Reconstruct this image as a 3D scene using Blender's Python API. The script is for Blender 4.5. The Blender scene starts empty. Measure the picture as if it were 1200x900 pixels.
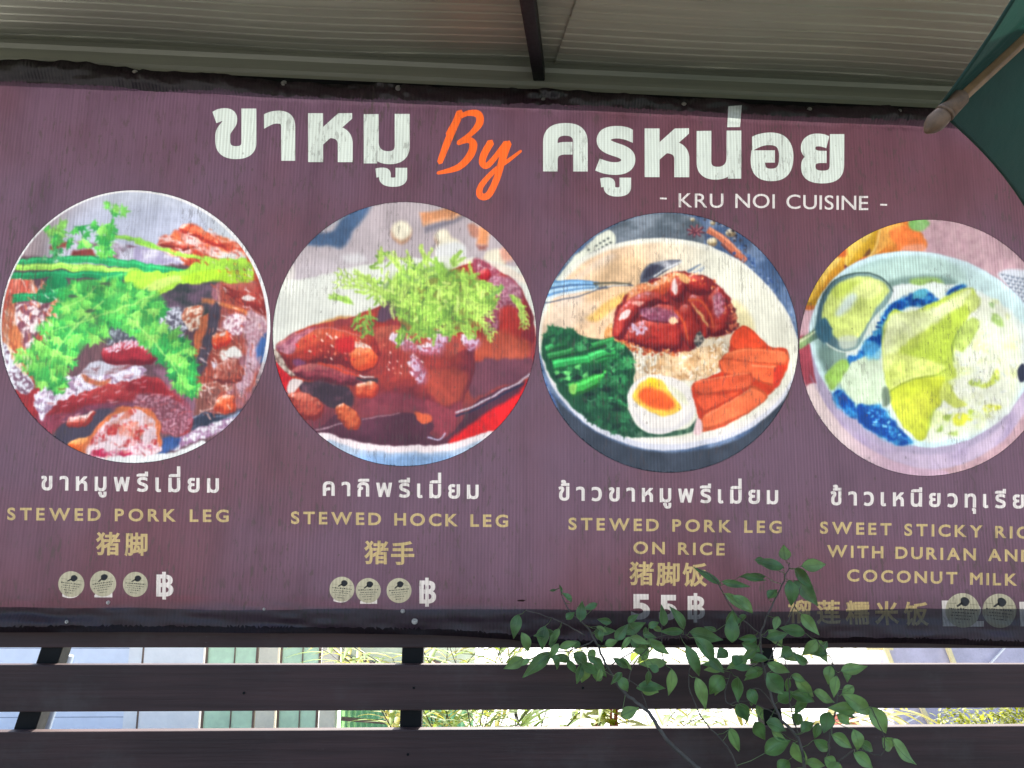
import bpy, bmesh, math, random
import numpy as np
from mathutils import Vector, Matrix
from mathutils.geometry import delaunay_2d_cdt

S = bpy.context.scene
COL = S.collection
R_ = math.radians

# ---------------------------------------------------------------- camera, sky, sun, exposure
FOC = 870.0
CAM = Vector((0, -2.35, 1.62))
CM = Matrix.Rotation(R_(-3.4), 3, 'Z') @ Matrix.Rotation(R_(99.0), 3, 'X') @ Matrix.Rotation(R_(0.7), 3, 'Z')
cd = bpy.data.cameras.new('camera'); cd.sensor_width = 36; cd.lens = 36*FOC/1200; cd.clip_start = .02; cd.clip_end = 2000
cam = bpy.data.objects.new('camera', cd); COL.objects.link(cam); cam.matrix_world = Matrix.Translation(CAM) @ CM.to_4x4()
S.camera = cam
SUN_EL, SUN_AZ = 48.0, 12.0           # the sun stands behind the banner
W = bpy.data.worlds.new('World'); S.world = W; W.use_nodes = True
nt = W.node_tree; nt.nodes.clear()
sky = nt.nodes.new('ShaderNodeTexSky'); sky.sky_type = 'NISHITA'; sky.sun_disc = False
sky.sun_elevation = R_(SUN_EL); sky.sun_rotation = R_(SUN_AZ); sky.dust_density = 2.5; sky.air_density = 1.0; sky.ozone_density = 1.0
bg = nt.nodes.new('ShaderNodeBackground'); bg.inputs[1].default_value = .14
ow = nt.nodes.new('ShaderNodeOutputWorld'); nt.links.new(sky.outputs[0], bg.inputs[0]); nt.links.new(bg.outputs[0], ow.inputs[0])
sl = bpy.data.lights.new('sun', 'SUN'); sl.energy = 5.0; sl.angle = R_(.53); sl.color = (1, .955, .88)
so = bpy.data.objects.new('sun', sl); COL.objects.link(so)
sd_ = Vector((math.sin(R_(SUN_AZ))*math.cos(R_(SUN_EL)), math.cos(R_(SUN_AZ))*math.cos(R_(SUN_EL)), math.sin(R_(SUN_EL))))
so.rotation_euler = sd_.to_track_quat('Z', 'Y').to_euler(); so.location = (1, 6, 7)
vs = S.view_settings; vs.view_transform = 'Standard'; vs.look = 'None'; vs.gamma = 1; vs.use_curve_mapping = False
vs.exposure = 1.35
PRINT_K = 2.2                          # radiance of an unprinted white patch, used to turn sampled photo colours into ink colours

def bp(x, y, Y=0.0):
    """where the line of sight of a photo pixel meets the upright plane at depth Y"""
    d = CM @ Vector(((x-600)/FOC, -(y-450)/FOC, -1)); t = (Y-CAM.y)/d.y
    return CAM+d*t
def lin(c):
    c = np.asarray(c, float)/255.0
    return np.where(c <= .04045, c/12.92, ((c+.055)/1.055)**2.4)

# ---------------------------------------------------------------- helpers
def link(o, parent=None):
    COL.objects.link(o)
    if parent is not None: o.parent = parent; o.matrix_parent_inverse = parent.matrix_world.inverted()
    return o
def tag(o, label=None, cat=None, group=None, kind=None):
    if label: o['label'] = label
    if cat: o['category'] = cat
    if group: o['group'] = group
    if kind: o['kind'] = kind
    return o
def empty(name, loc=(0,0,0)):
    o = bpy.data.objects.new(name, None); o.empty_display_size = .1; o.location = loc; COL.objects.link(o)
    o.matrix_world = Matrix.Translation(loc); return o
def mesh(name, V, F, m, parent=None, smooth=False):
    me = bpy.data.meshes.new(name); me.from_pydata([tuple(v) for v in V], [], F); me.update()
    if m: me.materials.append(m)
    if smooth: me.polygons.foreach_set('use_smooth', [True]*len(me.polygons))
    return link(bpy.data.objects.new(name, me), parent)
class MB:
    def __init__(s): s.V = []; s.F = []
    def add(s, V, F): n = len(s.V); s.V += [tuple(v) for v in V]; s.F += [tuple(i+n for i in f) for f in F]; return s
    def box(s, a, b, bev=0.0):
        (x0,y0,z0),(x1,y1,z1) = a,b
        if bev <= 0:
            return s.add([(x0,y0,z0),(x1,y0,z0),(x1,y1,z0),(x0,y1,z0),(x0,y0,z1),(x1,y0,z1),(x1,y1,z1),(x0,y1,z1)],[(0,3,2,1),(4,5,6,7),(0,1,5,4),(1,2,6,5),(2,3,7,6),(3,0,4,7)])
        bm = bmesh.new(); bmesh.ops.create_cube(bm, size=1)
        for v in bm.verts: v.co = Vector(((x0+x1)/2+v.co.x*(x1-x0),(y0+y1)/2+v.co.y*(y1-y0),(z0+z1)/2+v.co.z*(z1-z0)))
        bmesh.ops.bevel(bm, geom=bm.edges[:], offset=bev, segments=2, affect='EDGES', profile=.5)
        bm.verts.index_update(); s.add([v.co for v in bm.verts],[[v.index for v in f.verts] for f in bm.faces]); bm.free(); return s
    def bar(s, a, b, w, h, up=(0,0,1), bev=0.0):
        a,b = Vector(a),Vector(b); t = (b-a).normalized(); u = Vector(up); sx = t.cross(u).normalized(); sz = sx.cross(t).normalized()
        L = (b-a).length; q = MB().box((-w/2,0,-h/2),(w/2,L,h/2),bev)
        return s.add([a+sx*v[0]+t*v[1]+sz*v[2] for v in q.V],q.F)
    def tube(s, pts, r0, r1=None, n=8, cap=True):
        p = [Vector(q) for q in pts]; r1 = r0 if r1 is None else r1; V = []; F = []; k = len(p); ref = None
        for i in range(k):
            t = (p[min(i+1,k-1)]-p[max(i-1,0)]).normalized()
            if ref is None: ref = t.orthogonal().normalized()
            ref = (ref-t*ref.dot(t)).normalized(); b = t.cross(ref)
            r = (r0+(r1-r0)*i/(k-1)) if not isinstance(r0,(list,tuple)) else r0[i]
            for j in range(n):
                a = 2*math.pi*j/n; V.append(p[i]+(ref*math.cos(a)+b*math.sin(a))*r)
        for i in range(k-1):
            for j in range(n): F.append((i*n+j,i*n+(j+1)%n,(i+1)*n+(j+1)%n,(i+1)*n+j))
        if cap: F.append(tuple(range(n))[::-1]); F.append(tuple((k-1)*n+j for j in range(n)))
        return s.add(V,F)
    def build(s, name, m, parent=None, smooth=False): return mesh(name,s.V,s.F,m,parent,smooth)

# ---------------------------------------------------------------- materials
class NT:
    def __init__(s, name):
        s.m = bpy.data.materials.new(name); s.m.use_nodes = True; s.t = s.m.node_tree; s.t.nodes.clear(); s.out = s.n('ShaderNodeOutputMaterial')
    def n(s, ty, **k):
        o = s.t.nodes.new(ty)
        for a,b in k.items(): setattr(o,a,b)
        return o
    def l(s, a, b): s.t.links.new(a,b)
    def val(s, sock, v):
        if hasattr(v,'node'): s.l(v,sock)
        else: sock.default_value = v
    def math(s, op, a, b=0.0, c=0.0):
        o = s.n('ShaderNodeMath', operation=op); s.val(o.inputs[0],a); s.val(o.inputs[1],b); s.val(o.inputs[2],c); return o.outputs[0]
    def mix(s, f, a, b, bt='MIX'):
        o = s.n('ShaderNodeMix', data_type='RGBA', blend_type=bt); s.val(o.inputs[0],f); s.val(o.inputs[6],a); s.val(o.inputs[7],b); return o.outputs[2]
    def ramp(s, v, a, b): 
        o = s.n('ShaderNodeMapRange'); o.interpolation_type = 'SMOOTHSTEP'; s.val(o.inputs[0],v); o.inputs[1].default_value = a; o.inputs[2].default_value = b; return o.outputs[0]
    def pos(s, scale=(1,1,1), src='Object'):
        c = s.n('ShaderNodeTexCoord'); mp = s.n('ShaderNodeMapping'); s.l(c.outputs[src],mp.inputs[0]); mp.inputs[3].default_value = scale; return mp.outputs[0]
    def noise(s, p, scale, det=3, rough=.55):
        o = s.n('ShaderNodeTexNoise'); s.l(p,o.inputs['Vector']); o.inputs['Scale'].default_value = scale; o.inputs['Detail'].default_value = det; o.inputs['Roughness'].default_value = rough; return o.outputs[0]
    def bump(s, h, d, st=1.0):
        o = s.n('ShaderNodeBump'); s.l(h,o.inputs['Height']); o.inputs['Distance'].default_value = d; o.inputs['Strength'].default_value = st; return o.outputs[0]
def rgb(c): return (*[float(v) for v in c],1.0)

def plain(name, c, rough=.6, metal=0., var=.25, scale=8., stretch=(1,1,1), bump=0., bs=40., spec=.5, src='Object'):
    """a painted or weathered surface with uneven tone and a slightly rough skin"""
    t = NT(name); p = t.pos(stretch,src); n = t.noise(p,scale,5); n2 = t.noise(p,scale*6.3,3)
    v = t.math('ADD',t.math('MULTIPLY',n,.7),t.math('MULTIPLY',n2,.3))
    a = [x*(1-var) for x in c]; b = [min(1,x*(1+var)) for x in c]
    col = t.mix(t.ramp(v,.3,.7),rgb(a),rgb(b))
    b_ = t.n('ShaderNodeBsdfPrincipled'); t.l(col,b_.inputs['Base Color']); b_.inputs['Metallic'].default_value = metal; b_.inputs['Specular IOR Level'].default_value = spec
    t.l(t.math('ADD',t.math('MULTIPLY',n2,.25),rough-.12),b_.inputs['Roughness'])
    if bump: t.l(t.bump(t.noise(p,bs,4),bump),b_.inputs['Normal'])
    t.l(b_.outputs[0],t.out.inputs[0]); return t.m

TRANS = .60
def vinyl(name, c=None, attr=False, stain=False, gloss=.035, rough=.38, grime=.5):
    """printed flex banner: a thin translucent sheet with a ribbed scrim, grime specks and faded ink"""
    t = NT(name); p = t.pos()
    if attr:
        a = t.n('ShaderNodeVertexColor'); a.layer_name = 'print'; col = a.outputs[0]
    else: col = rgb(c)
    if stain:
        n = t.noise(p,.95,3,.6); n3 = t.noise(p,2.6,3,.6)
        col = t.mix(t.ramp(n,.40,.62),rgb(np.array(c)*(1.0,1.10,1.18)),rgb(np.array(c)*(1.0,.84,.80)))
        col = t.mix(t.math('MULTIPLY',t.ramp(n3,.5,.75),.5),col,rgb(np.array(c)*(.76,.68,.68)))
    sx = t.n('ShaderNodeSeparateXYZ'); t.l(p,sx.inputs[0])
    w = t.math('SINE',t.math('MULTIPLY',sx.outputs[0],2*math.pi/.0107))
    fine = t.noise(t.pos((1,1,.010)),300,2,.65)             # uneven threads
    wide = t.noise(t.pos((1,1,.02)),70,2,.6)
    amp = t.math('ADD',.045,t.math('MULTIPLY',t.ramp(t.noise(p,2.2,2),.35,.65),.085))
    rib = t.math('ADD',t.math('MULTIPLY',w,amp),t.math('MULTIPLY',t.math('SUBTRACT',fine,.5),.42))
    rib = t.math('ADD',rib,t.math('MULTIPLY',t.math('SUBTRACT',wide,.5),.10))
    wv = t.math('SINE',t.math('MULTIPLY',sx.outputs[2],2*math.pi/.0075))
    rib = t.math('ADD',rib,t.math('MULTIPLY',wv,.015))
    k = t.math('ADD',rib,.97)
    # grime: short vertical smears and specks, gathered in patches
    patch = t.ramp(t.noise(p,2.6,4,.7),.42,.56)
    sm = t.ramp(t.noise(t.pos((1,1,.28)),80,4,.7),.55,.63)
    sp = t.n('ShaderNodeTexVoronoi'); sp.feature = 'F1'; t.l(t.pos((1,1,.7)),sp.inputs['Vector']); sp.inputs['Scale'].default_value = 21
    dot = t.math('MULTIPLY',t.math('LESS_THAN',sp.outputs['Distance'],.075),t.math('GREATER_THAN',t.noise(p,9,2),.50))
    g = t.math('MAXIMUM',t.math('MULTIPLY',patch,t.math('MULTIPLY',sm,.75)),t.math('MULTIPLY',dot,.75))
    soft = t.math('MULTIPLY',t.ramp(t.noise(t.pos((1,1,.35)),7,5,.65),.42,.75),.24)
    k = t.math('MULTIPLY',k,t.math('SUBTRACT',1.0,soft))
    kc = t.n('ShaderNodeCombineXYZ')
    for i in range(3): t.l(k,kc.inputs[i])
    col = t.mix(1.0,col,kc.outputs[0],'MULTIPLY')
    g = t.math('MULTIPLY',g,grime)
    col = t.mix(g,col,(.03,.022,.022,1))
    bh = t.math('ADD',t.math('MULTIPLY',w,.5),fine); bh = t.math('ADD',bh,t.math('MULTIPLY',t.noise(p,6,3),6.0))
    bn = t.bump(bh,.0008)
    d = t.n('ShaderNodeBsdfDiffuse'); t.l(col,d.inputs[0]); t.l(bn,d.inputs['Normal'])
    tr = t.n('ShaderNodeBsdfTranslucent'); t.l(col,tr.inputs[0])
    mx = t.n('ShaderNodeMixShader'); mx.inputs[0].default_value = TRANS; t.l(d.outputs[0],mx.inputs[1]); t.l(tr.outputs[0],mx.inputs[2])
    gl = t.n('ShaderNodeBsdfGlossy'); gl.inputs[0].default_value = (1,1,1,1); gl.inputs['Roughness'].default_value = rough; t.l(bn,gl.inputs['Normal'])
    m2 = t.n('ShaderNodeMixShader'); m2.inputs[0].default_value = gloss; t.l(mx.outputs[0],m2.inputs[1]); t.l(gl.outputs[0],m2.inputs[2])
    t.l(m2.outputs[0],t.out.inputs[0]); return t.m
def leafy(name, c, tc, rough=.38, var=.35, scale=6., trans=.4, weave=0.):
    t = NT(name); p = t.pos(); n = t.noise(p,scale,3)
    col = t.mix(t.ramp(n,.3,.7),rgb(np.array(c)*(1-var)),rgb(np.array(c)*(1+var)))
    b = t.n('ShaderNodeBsdfPrincipled'); t.l(col,b.inputs['Base Color']); b.inputs['Roughness'].default_value = rough
    if weave: t.l(t.bump(t.math('ADD',t.noise(p,900,2),t.math('MULTIPLY',t.noise(t.pos((1,.4,1)),9,4),12.0)),weave),b.inputs['Normal'])
    tr = t.n('ShaderNodeBsdfTranslucent'); tr.inputs[0].default_value = rgb(tc)
    mx = t.n('ShaderNodeMixShader'); mx.inputs[0].default_value = trans; t.l(b.outputs[0],mx.inputs[1]); t.l(tr.outputs[0],mx.inputs[2]); t.l(mx.outputs[0],t.out.inputs[0]); return t.m
# ---------------------------------------------------------------- printed dish photos (flat artwork, computed per vertex)
def cr(pts, closed=True, n=6):
    p = np.array(pts, float); m = len(p); out = []
    for i in range(m if closed else m-1):
        if closed: a,b,c,d = p[(i-1)%m],p[i],p[(i+1)%m],p[(i+2)%m]
        else: a,b,c,d = p[max(i-1,0)],p[i],p[i+1],p[min(i+2,m-1)]
        for t in np.arange(n)/n:
            out.append(.5*((2*b)+(c-a)*t+(2*a-5*b+4*c-d)*t*t+(3*b-a-3*c+d)*t**3))
    if not closed: out.append(p[-1])
    return np.array(out)

def hsh(ix, iy, seed):
    h = (ix.astype(np.int64)*374761393 + iy.astype(np.int64)*668265263 + seed*1274126177) & 0xffffffff
    h = ((h ^ (h >> 13))*1274126177) & 0xffffffff
    return ((h ^ (h >> 16)) & 0xffff)/65535.0

def vnoise(x, y, seed):
    ix = np.floor(x); iy = np.floor(y); fx = x-ix; fy = y-iy
    fx = fx*fx*(3-2*fx); fy = fy*fy*(3-2*fy)
    a = hsh(ix,iy,seed); b = hsh(ix+1,iy,seed); c = hsh(ix,iy+1,seed); d = hsh(ix+1,iy+1,seed)
    return (a*(1-fx)+b*fx)*(1-fy)+(c*(1-fx)+d*fx)*fy

def ss(a, b, x):
    t = np.clip((x-a)/(b-a),0,1); return t*t*(3-2*t)

class Art:
    def __init__(s, cx, cy, rx, ry, k=1.25):
        s.cx,s.cy,s.rx,s.ry = cx,cy,rx,ry
        s.x0 = cx-rx-2; s.y0 = cy-ry-2; s.k = k
        s.W = int((2*rx+4)*k)+1; s.H = int((2*ry+4)*k)+1
        s.X,s.Y = np.meshgrid(s.x0+np.arange(s.W)/k, s.y0+np.arange(s.H)/k)
        s.im = np.zeros((s.H,s.W,3))
    def N(s, f, seed=0, oc=3, ax=1., ay=1., ang=0.):
        ca,sa = math.cos(ang),math.sin(ang)
        x = (s.X*ca+s.Y*sa)*ax; y = (-s.X*sa+s.Y*ca)*ay
        r = 0; a = 1; t = 0
        for i in range(oc):
            r = r+a*vnoise(x*f*2**i+17.3*i, y*f*2**i+9.1*i, seed*7+i); t += a; a *= .55
        return r/t
    def sd(s, P, m=3, warp=None):
        i0 = max(int((P[:,0].min()-m-s.x0)*s.k),0); i1 = min(int((P[:,0].max()+m-s.x0)*s.k)+2,s.W)
        j0 = max(int((P[:,1].min()-m-s.y0)*s.k),0); j1 = min(int((P[:,1].max()+m-s.y0)*s.k)+2,s.H)
        if i1<=i0 or j1<=j0: return None
        sl = (slice(j0,j1),slice(i0,i1)); x = s.X[sl]; y = s.Y[sl]
        if warp is not None: x = x+warp[0][sl]; y = y+warp[1][sl]
        best = np.full(x.shape,1e9); ins = np.zeros(x.shape,bool)
        Q = np.roll(P,-1,0)
        for (ax,ay),(bx,by) in zip(P,Q):
            dx,dy = bx-ax,by-ay; L = dx*dx+dy*dy
            if L < 1e-12: continue
            t = np.clip(((x-ax)*dx+(y-ay)*dy)/L,0,1)
            best = np.minimum(best,(x-ax-t*dx)**2+(y-ay-t*dy)**2)
            if dy != 0:
                c = (y>=min(ay,by))&(y<max(ay,by)); ins ^= c&(x < ax+(y-ay)*dx/dy)
        d = np.sqrt(best); return sl, np.where(ins,d,-d)
    def wob(s, amp, wf, seed):
        if not amp: return None
        return ((s.N(wf,seed,2)-.5)*2*amp,(s.N(wf,seed+50,2)-.5)*2*amp)
    def put(s, sl, a, col):
        c = np.asarray(col,float)
        if c.ndim == 3: c = c[sl]
        a = a[...,None]; s.im[sl] = s.im[sl]*(1-a)+c*a
    def poly(s, pts, col, f=2.0, wob=0, wf=.12, seed=0, op=1, sm=True, tex=None):
        P = cr(pts) if sm else np.array(pts,float)
        r = s.sd(P,f+wob+2,s.wob(wob,wf,seed))
        if r is None: return
        sl,d = r; a = np.clip(d/f+.5,0,1)
        if f > 3: a = a*a*(3-2*a)
        a = a*op
        if tex is not None: a = a*tex[sl]
        s.put(sl,a,col)
    def blob(s, pts, dark, mid, lite, bulge=14, wob=0, wf=.1, seed=0, nz=.5, nf=.08, spec=0, l=(-.35,-.75), f=1.4, scol=(240,225,225), ang=0., ax=1., op=1):
        """a rounded glossy mass: height from the distance to the outline plus noise, shaded from the upper left"""
        P = cr(pts); r = s.sd(P,f+wob+2,s.wob(wob,wf,seed))
        if r is None: return
        sl,d = r; a = np.clip(d/f+.5,0,1)*op
        t = np.clip(d/bulge,0,1); h = bulge*np.sqrt(1-(1-t)**2)
        n = s.N(nf,seed+3,4,ax=ax,ang=ang)[sl]
        h = h+n*nz/nf*.6
        gy,gx = np.gradient(h); gx*=s.k; gy*=s.k
        q = 1/np.sqrt(gx*gx+gy*gy+1); L = (-gx*l[0]-gy*l[1]+.55)*q
        L = L+(n-.5)*.25
        dk,md,lt = (np.array(c,float) for c in (dark,mid,lite))
        u = np.clip(L,0,1)[...,None]
        c = np.where(u<.55, dk+(md-dk)*(u/.55), md+(lt-md)*((u-.55)/.45))
        s.put(sl,a,s.full(sl,c))
        if spec:
            g = s.N(.35,seed+9,2)[sl]
            sp = ss(1.02-spec*.4,1.22-spec*.3,L+.28*(g-.5))
            s.put(sl,a*sp*.9,scol)
    def full(s, sl, c):
        o = np.zeros_like(s.im); o[sl] = c; return o
    def line(s, pts, w0, w1, col, f=1.0, op=1, sm=True):
        p = cr(pts,False,5) if sm and len(pts)>2 else np.array(pts,float)
        n = len(p); w = np.linspace(w0,w1,n)/2
        t = np.gradient(p,axis=0); t /= np.maximum(np.linalg.norm(t,axis=1),1e-9)[:,None]
        nn = np.stack([-t[:,1],t[:,0]],1)
        P = np.concatenate([p+nn*w[:,None],(p-nn*w[:,None])[::-1]])
        r = s.sd(P,f+1)
        if r is None: return
        s.put(r[0],np.clip(r[1]/f+.5,0,1)*op,col)
    def rimline(s, pts, w, col, f=1.2, op=1, closed=False):
        s.line(cr(pts,closed,6) if closed else pts,w,w,col,f,op,not closed)
    def dots(s, pts, n, r0, r1, cols, seed, asp=1., f=.9, op=1., ang=None, da=3.14):
        """n small grains inside an outline"""
        rr = random.Random(seed); P = cr(pts); lo = P.min(0); hi = P.max(0); k = 0; tries = 0
        while k < n and tries < n*20:
            tries += 1
            x = rr.uniform(lo[0],hi[0]); y = rr.uniform(lo[1],hi[1])
            if not pip(P,x,y): continue
            k += 1; r = rr.uniform(r0,r1); a = rr.uniform(-da,da)+(ang or 0)
            dx,dy = math.cos(a)*r*asp,math.sin(a)*r*asp
            s.line([(x-dx,y-dy),(x,y),(x+dx,y+dy)] if asp>1 else [(x-r,y),(x+r,y)],r*1.7,r*1.3,rr.choice(cols),f,op,False)
    def leaf(s, x, y, size, ang, col, vein=None, asp=.8):
        """a coriander leaf: fingers with pointed teeth"""
        col = np.asarray(col,float); h = int(x*31+y*17)&1023; P = [(x,y)]
        for k in range(9):
            t = -1.9+3.8*k/8; jt = ((h*7+k*13)%17/17-.5)*.3
            r = size*((1.0,.55)[k%2])*(1-.22*abs(t)/1.9)*(1+jt)
            P.append((x+r*math.cos(ang+t*.8),y+r*math.sin(ang+t*.8)*(.85+.15*asp)))
        rs = s.sd(np.array(P),2)
        if rs is None: return
        s.put(rs[0],np.clip(rs[1]/1.2+.6,0,1),col)
        if vein is not None:
            for t in (-1.1,-.38,.38,1.1):
                s.line([(x,y),(x+size*.7*math.cos(ang+t),y+size*.7*math.sin(ang+t))],1.3,.5,vein,1.0,.55,False)
    def herb(s, pts, n, size, pal, seed, ang=None, da=3.14):
        rr = random.Random(seed); P = cr(pts); lo = P.min(0); hi = P.max(0); k = 0; tr = 0
        while k < n and tr < n*20:
            tr += 1; x = rr.uniform(lo[0],hi[0]); y = rr.uniform(lo[1],hi[1])
            if not pip(P,x,y): continue
            k += 1; q = min(k/n*.75+rr.uniform(0,.3),.999)
            c = np.array(pal[int(q*len(pal))],float)*rr.uniform(.9,1.1)
            s.leaf(x,y,size*rr.uniform(.6,1.15),(rr.uniform(-da,da)+(ang if ang is not None else 0)),c,c*1.18+12)
    def frond(s, x, y, ang, ln, col, seed, w=2.0, bend=.5):
        """feathery sprig: short leaflets either side of a thin stalk"""
        rr = random.Random(seed); b = rr.uniform(-bend,bend); px,py = x,y; a = ang; st = ln/7
        for i in range(7):
            nx,ny = px+math.cos(a)*st,py+math.sin(a)*st
            s.line([(px,py),(nx,ny)],1.1,1.0,col*.85,.9,.9,False)
            for sg in (-1,1):
                la = a+sg*rr.uniform(.5,1.1); ll = st*rr.uniform(1.0,1.9)*(1-.06*i)
                s.line([(nx,ny),(nx+math.cos(la)*ll*.6,ny+math.sin(la)*ll*.6),(nx+math.cos(la-sg*.3)*ll,ny+math.sin(la-sg*.3)*ll)],w,w*.5,col*rr.uniform(.86,1.14),.9,.95,False)
            px,py = nx,ny; a += b/7*2

def pip(P, x, y):
    c = False; j = len(P)-1
    for i in range(len(P)):
        if (P[i][1]>y) != (P[j][1]>y) and x < (P[j][0]-P[i][0])*(y-P[i][1])/(P[j][1]-P[i][1])+P[i][0]: c = not c
        j = i
    return c

def mixc(a, b, t):
    a = np.asarray(a,float); b = np.asarray(b,float); return a+(b-a)*t[...,None]
def finish(A, seed, amp=1.0):
    """soften the drawn edges: a fine warp, uneven tone and print grain"""
    wx = ((A.N(.07,seed,2)-.5)*4.5+(A.N(.22,seed+5,2)-.5)*1.5)*amp; wy = ((A.N(.07,seed+1,2)-.5)*4.5+(A.N(.22,seed+6,2)-.5)*1.5)*amp
    J,I = np.mgrid[0:A.H,0:A.W]
    fi = np.clip(I+wx*A.k,0,A.W-1.001); fj = np.clip(J+wy*A.k,0,A.H-1.001); i0 = fi.astype(int); j0 = fj.astype(int); a = (fi-i0)[...,None]; b = (fj-j0)[...,None]; m = A.im
    r = (m[j0,i0]*(1-a)+m[j0,i0+1]*a)*(1-b)+(m[j0+1,i0]*(1-a)+m[j0+1,i0+1]*a)*b
    for _ in range(2):
        g = r.copy(); g[1:-1,1:-1] = (r[:-2,1:-1]+r[2:,1:-1]+r[1:-1,:-2]+r[1:-1,2:]+2*r[1:-1,1:-1])/6; r = g
    sat = np.clip((r.max(2)-r.min(2))/70,0,1)
    tone = 1+(A.N(.028,seed+2,4)-.5)*(.16+.34*sat)+(A.N(.16,seed+3,4)-.5)*(.04+.24*sat)
    r = r*tone[...,None]
    A.im[:] = r; return A
mixs = lambda a,b,t: mixc(a,np.array(b,float)+(np.array(a,float)-np.array(b,float))*.35,t)
V3 = lambda *c: np.array(c,float)

def dish_pork_leg():
    A = Art(158,382.5,158.5,160)
    X,Y = A.X,A.Y
    A.im[:] = mixc((150,132,136),(186,192,208),ss(10,150,X))
    A.im[:] = mixc(A.im,(205,214,218),ss(200,300,X)*.7)
    A.poly([(80,255),(150,240),(230,250),(240,300),(120,305),(60,300)],(178,184,206),22,op=.8)
    # shaded depth between the pieces
    A.poly([(-10,322),(60,300),(170,290),(330,320),(330,560),(-10,560)],mixc((70,48,58),(120,84,92),A.N(.06,1)),5)
    # back right shredded meat
    n = A.N(.055,2,4,ax=.75,ay=1.4,ang=.45)
    tx = mixc((176,62,40),(232,222,222),ss(0.36,0.72,n)); tx = mixc(tx,(222,112,56),ss(0.45,0.79,A.N(0.069,3,4))*.75)
    A.poly([(182,286),(207,268),(222,261),(243,272),(272,280),(300,308),(313,345),(290,340),(240,322),(200,305)],tx,3,4,.1,4)
    A.blob([(208,266),(220,261),(243,272),(262,284),(255,288),(232,280),(212,272)],(150,40,34),(202,82,50),(238,150,110),6,2,.1,5,spec=.5)
    A.blob([(256,278),(285,288),(300,312),(280,302),(260,288)],(150,36,34),(206,80,50),(240,160,130),6,2,.1,6,spec=.5)
    A.blob([(184,285),(205,281),(226,287),(212,293),(196,292)],(120,38,34),(180,70,52),(226,150,130),5,2,.1,7,spec=.6)
    A.poly([(254,304),(275,292),(288,302),(284,310),(262,312)],(214,210,206),5,3)
    A.poly([(276,306),(297,306),(300,314),(284,316)],(226,96,26),2,1)
    # white glare behind the leaves
    A.poly([(76,288),(100,280),(150,284),(205,300),(200,310),(100,312),(60,305)],mixc((196,196,214),(120,88,104),ss(0.43,0.79,A.N(0.115,8,4,ax=.5))),3,3)
    A.poly([(86,296),(104,290),(112,302),(88,306)],(120,50,44),3,3)
    A.poly([(60,286),(80,284),(76,290),(62,291)],(150,70,60),3,2); A.poly([(125,300),(140,304),(128,308)],(150,72,60),3,1)
    A.poly([(160,288),(185,294),(215,306),(160,308)],mixc((160,152,184),(210,208,222),ss(0.33,0.67,A.N(0.138,9,4,ax=.5))),2,2)
    # left meat with white veining
    v = A.N(.07,10,4,ax=1.8,ay=.55,ang=-.2)
    tx = mixc((196,98,66),(216,150,112),ss(0.29,0.66,v)); tx = mixc(tx,(232,222,220),ss(0.5,0.72,v)*.9); tx = mixc(tx,(140,56,48),ss(.46,.38,v)*.6)
    A.poly([(-5,330),(18,322),(36,326),(52,346),(72,350),(70,372),(44,410),(34,440),(12,420),(-5,405)],tx,2.5,3,.1,11)
    w = A.N(.16,12,3,ax=1.1,ay=.8,ang=.9)
    A.poly([(20,352),(44,346),(60,350),(48,384),(30,410),(20,396)],mixc((226,212,214),(128,74,88),ss(0.44,0.68,w)),2,2)
    A.poly([(0,328),(20,326),(36,330),(34,342),(12,348),(4,372),(-4,372)],mixc((204,92,70),(226,150,130),ss(0.44,0.76,v)),2,2)
    A.poly([(14,378),(24,392),(30,420),(40,446),(24,440),(12,412),(8,392)],mixc((214,130,80),(196,92,52),ss(0.33,0.67,A.N(0.115,13,4,ax=2,ay=.4))),3,2)
    # centre shadow and glare
    A.poly([(160,330),(240,328),(275,340),(262,362),(238,372),(200,372),(180,360)],mixc((44,52,50),(110,84,104),ss(0.33,0.77,A.N(0.069,14,4,ax=.5))),4,3)
    A.poly([(188,366),(208,360),(218,378),(212,400),(192,396)],mixc((206,210,224),(92,88,104),ss(0.38,0.67,A.N(0.3,15,4))),3,3)
    A.poly([(116,384),(150,380),(168,394),(172,404),(150,402),(122,402)],mixc((80,80,92),(156,168,176),ss(0.38,0.77,A.N(0.33,16,4))),4,3)
    A.poly([(96,398),(124,392),(118,420),(104,440),(84,440),(88,416)],mixc((86,62,72),(112,76,80),A.N(.1,17)),4)
    # right meat block
    tx = mixc((140,56,46),(176,84,58),A.N(.05,18,4)); tx = mixc(tx,(150,108,132),ss(0.45,0.77,A.N(0.0403,19,4))*.8)
    A.poly([(252,336),(285,328),(306,336),(314,370),(312,410),(302,440),(290,470),(262,486),(232,494),(228,450),(238,400),(246,360)],tx,2,3)
    A.blob([(262,334),(290,330),(306,338),(313,368),(300,366),(274,352)],(120,34,28),(164,56,44),(196,110,96),14,2,.08,20,nz=.3)
    A.poly([(283,349),(292,346),(300,349),(292,353)],(218,206,204),1.6)
    A.line([(236,352),(262,356),(290,368),(304,384)],5,4,(206,122,66),3,.8)
    gl = mixc((168,132,150),(206,190,206),ss(0.38,0.72,A.N(0.375,21,4)))
    A.poly([(290,366),(308,372),(312,400),(300,436),(284,462),(276,452),(288,420),(286,390)],gl,7,3,op=.85)
    A.poly([(262,374),(282,368),(290,382),(280,392),(264,388)],mixc((232,214,220),(160,100,120),ss(0.43,0.69,A.N(0.3,22,4))),3,3)
    A.poly([(234,374),(246,368),(242,392),(230,420),(226,404)],mixc((206,122,70),(170,78,46),A.N(.1,23)),2,2)
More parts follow.
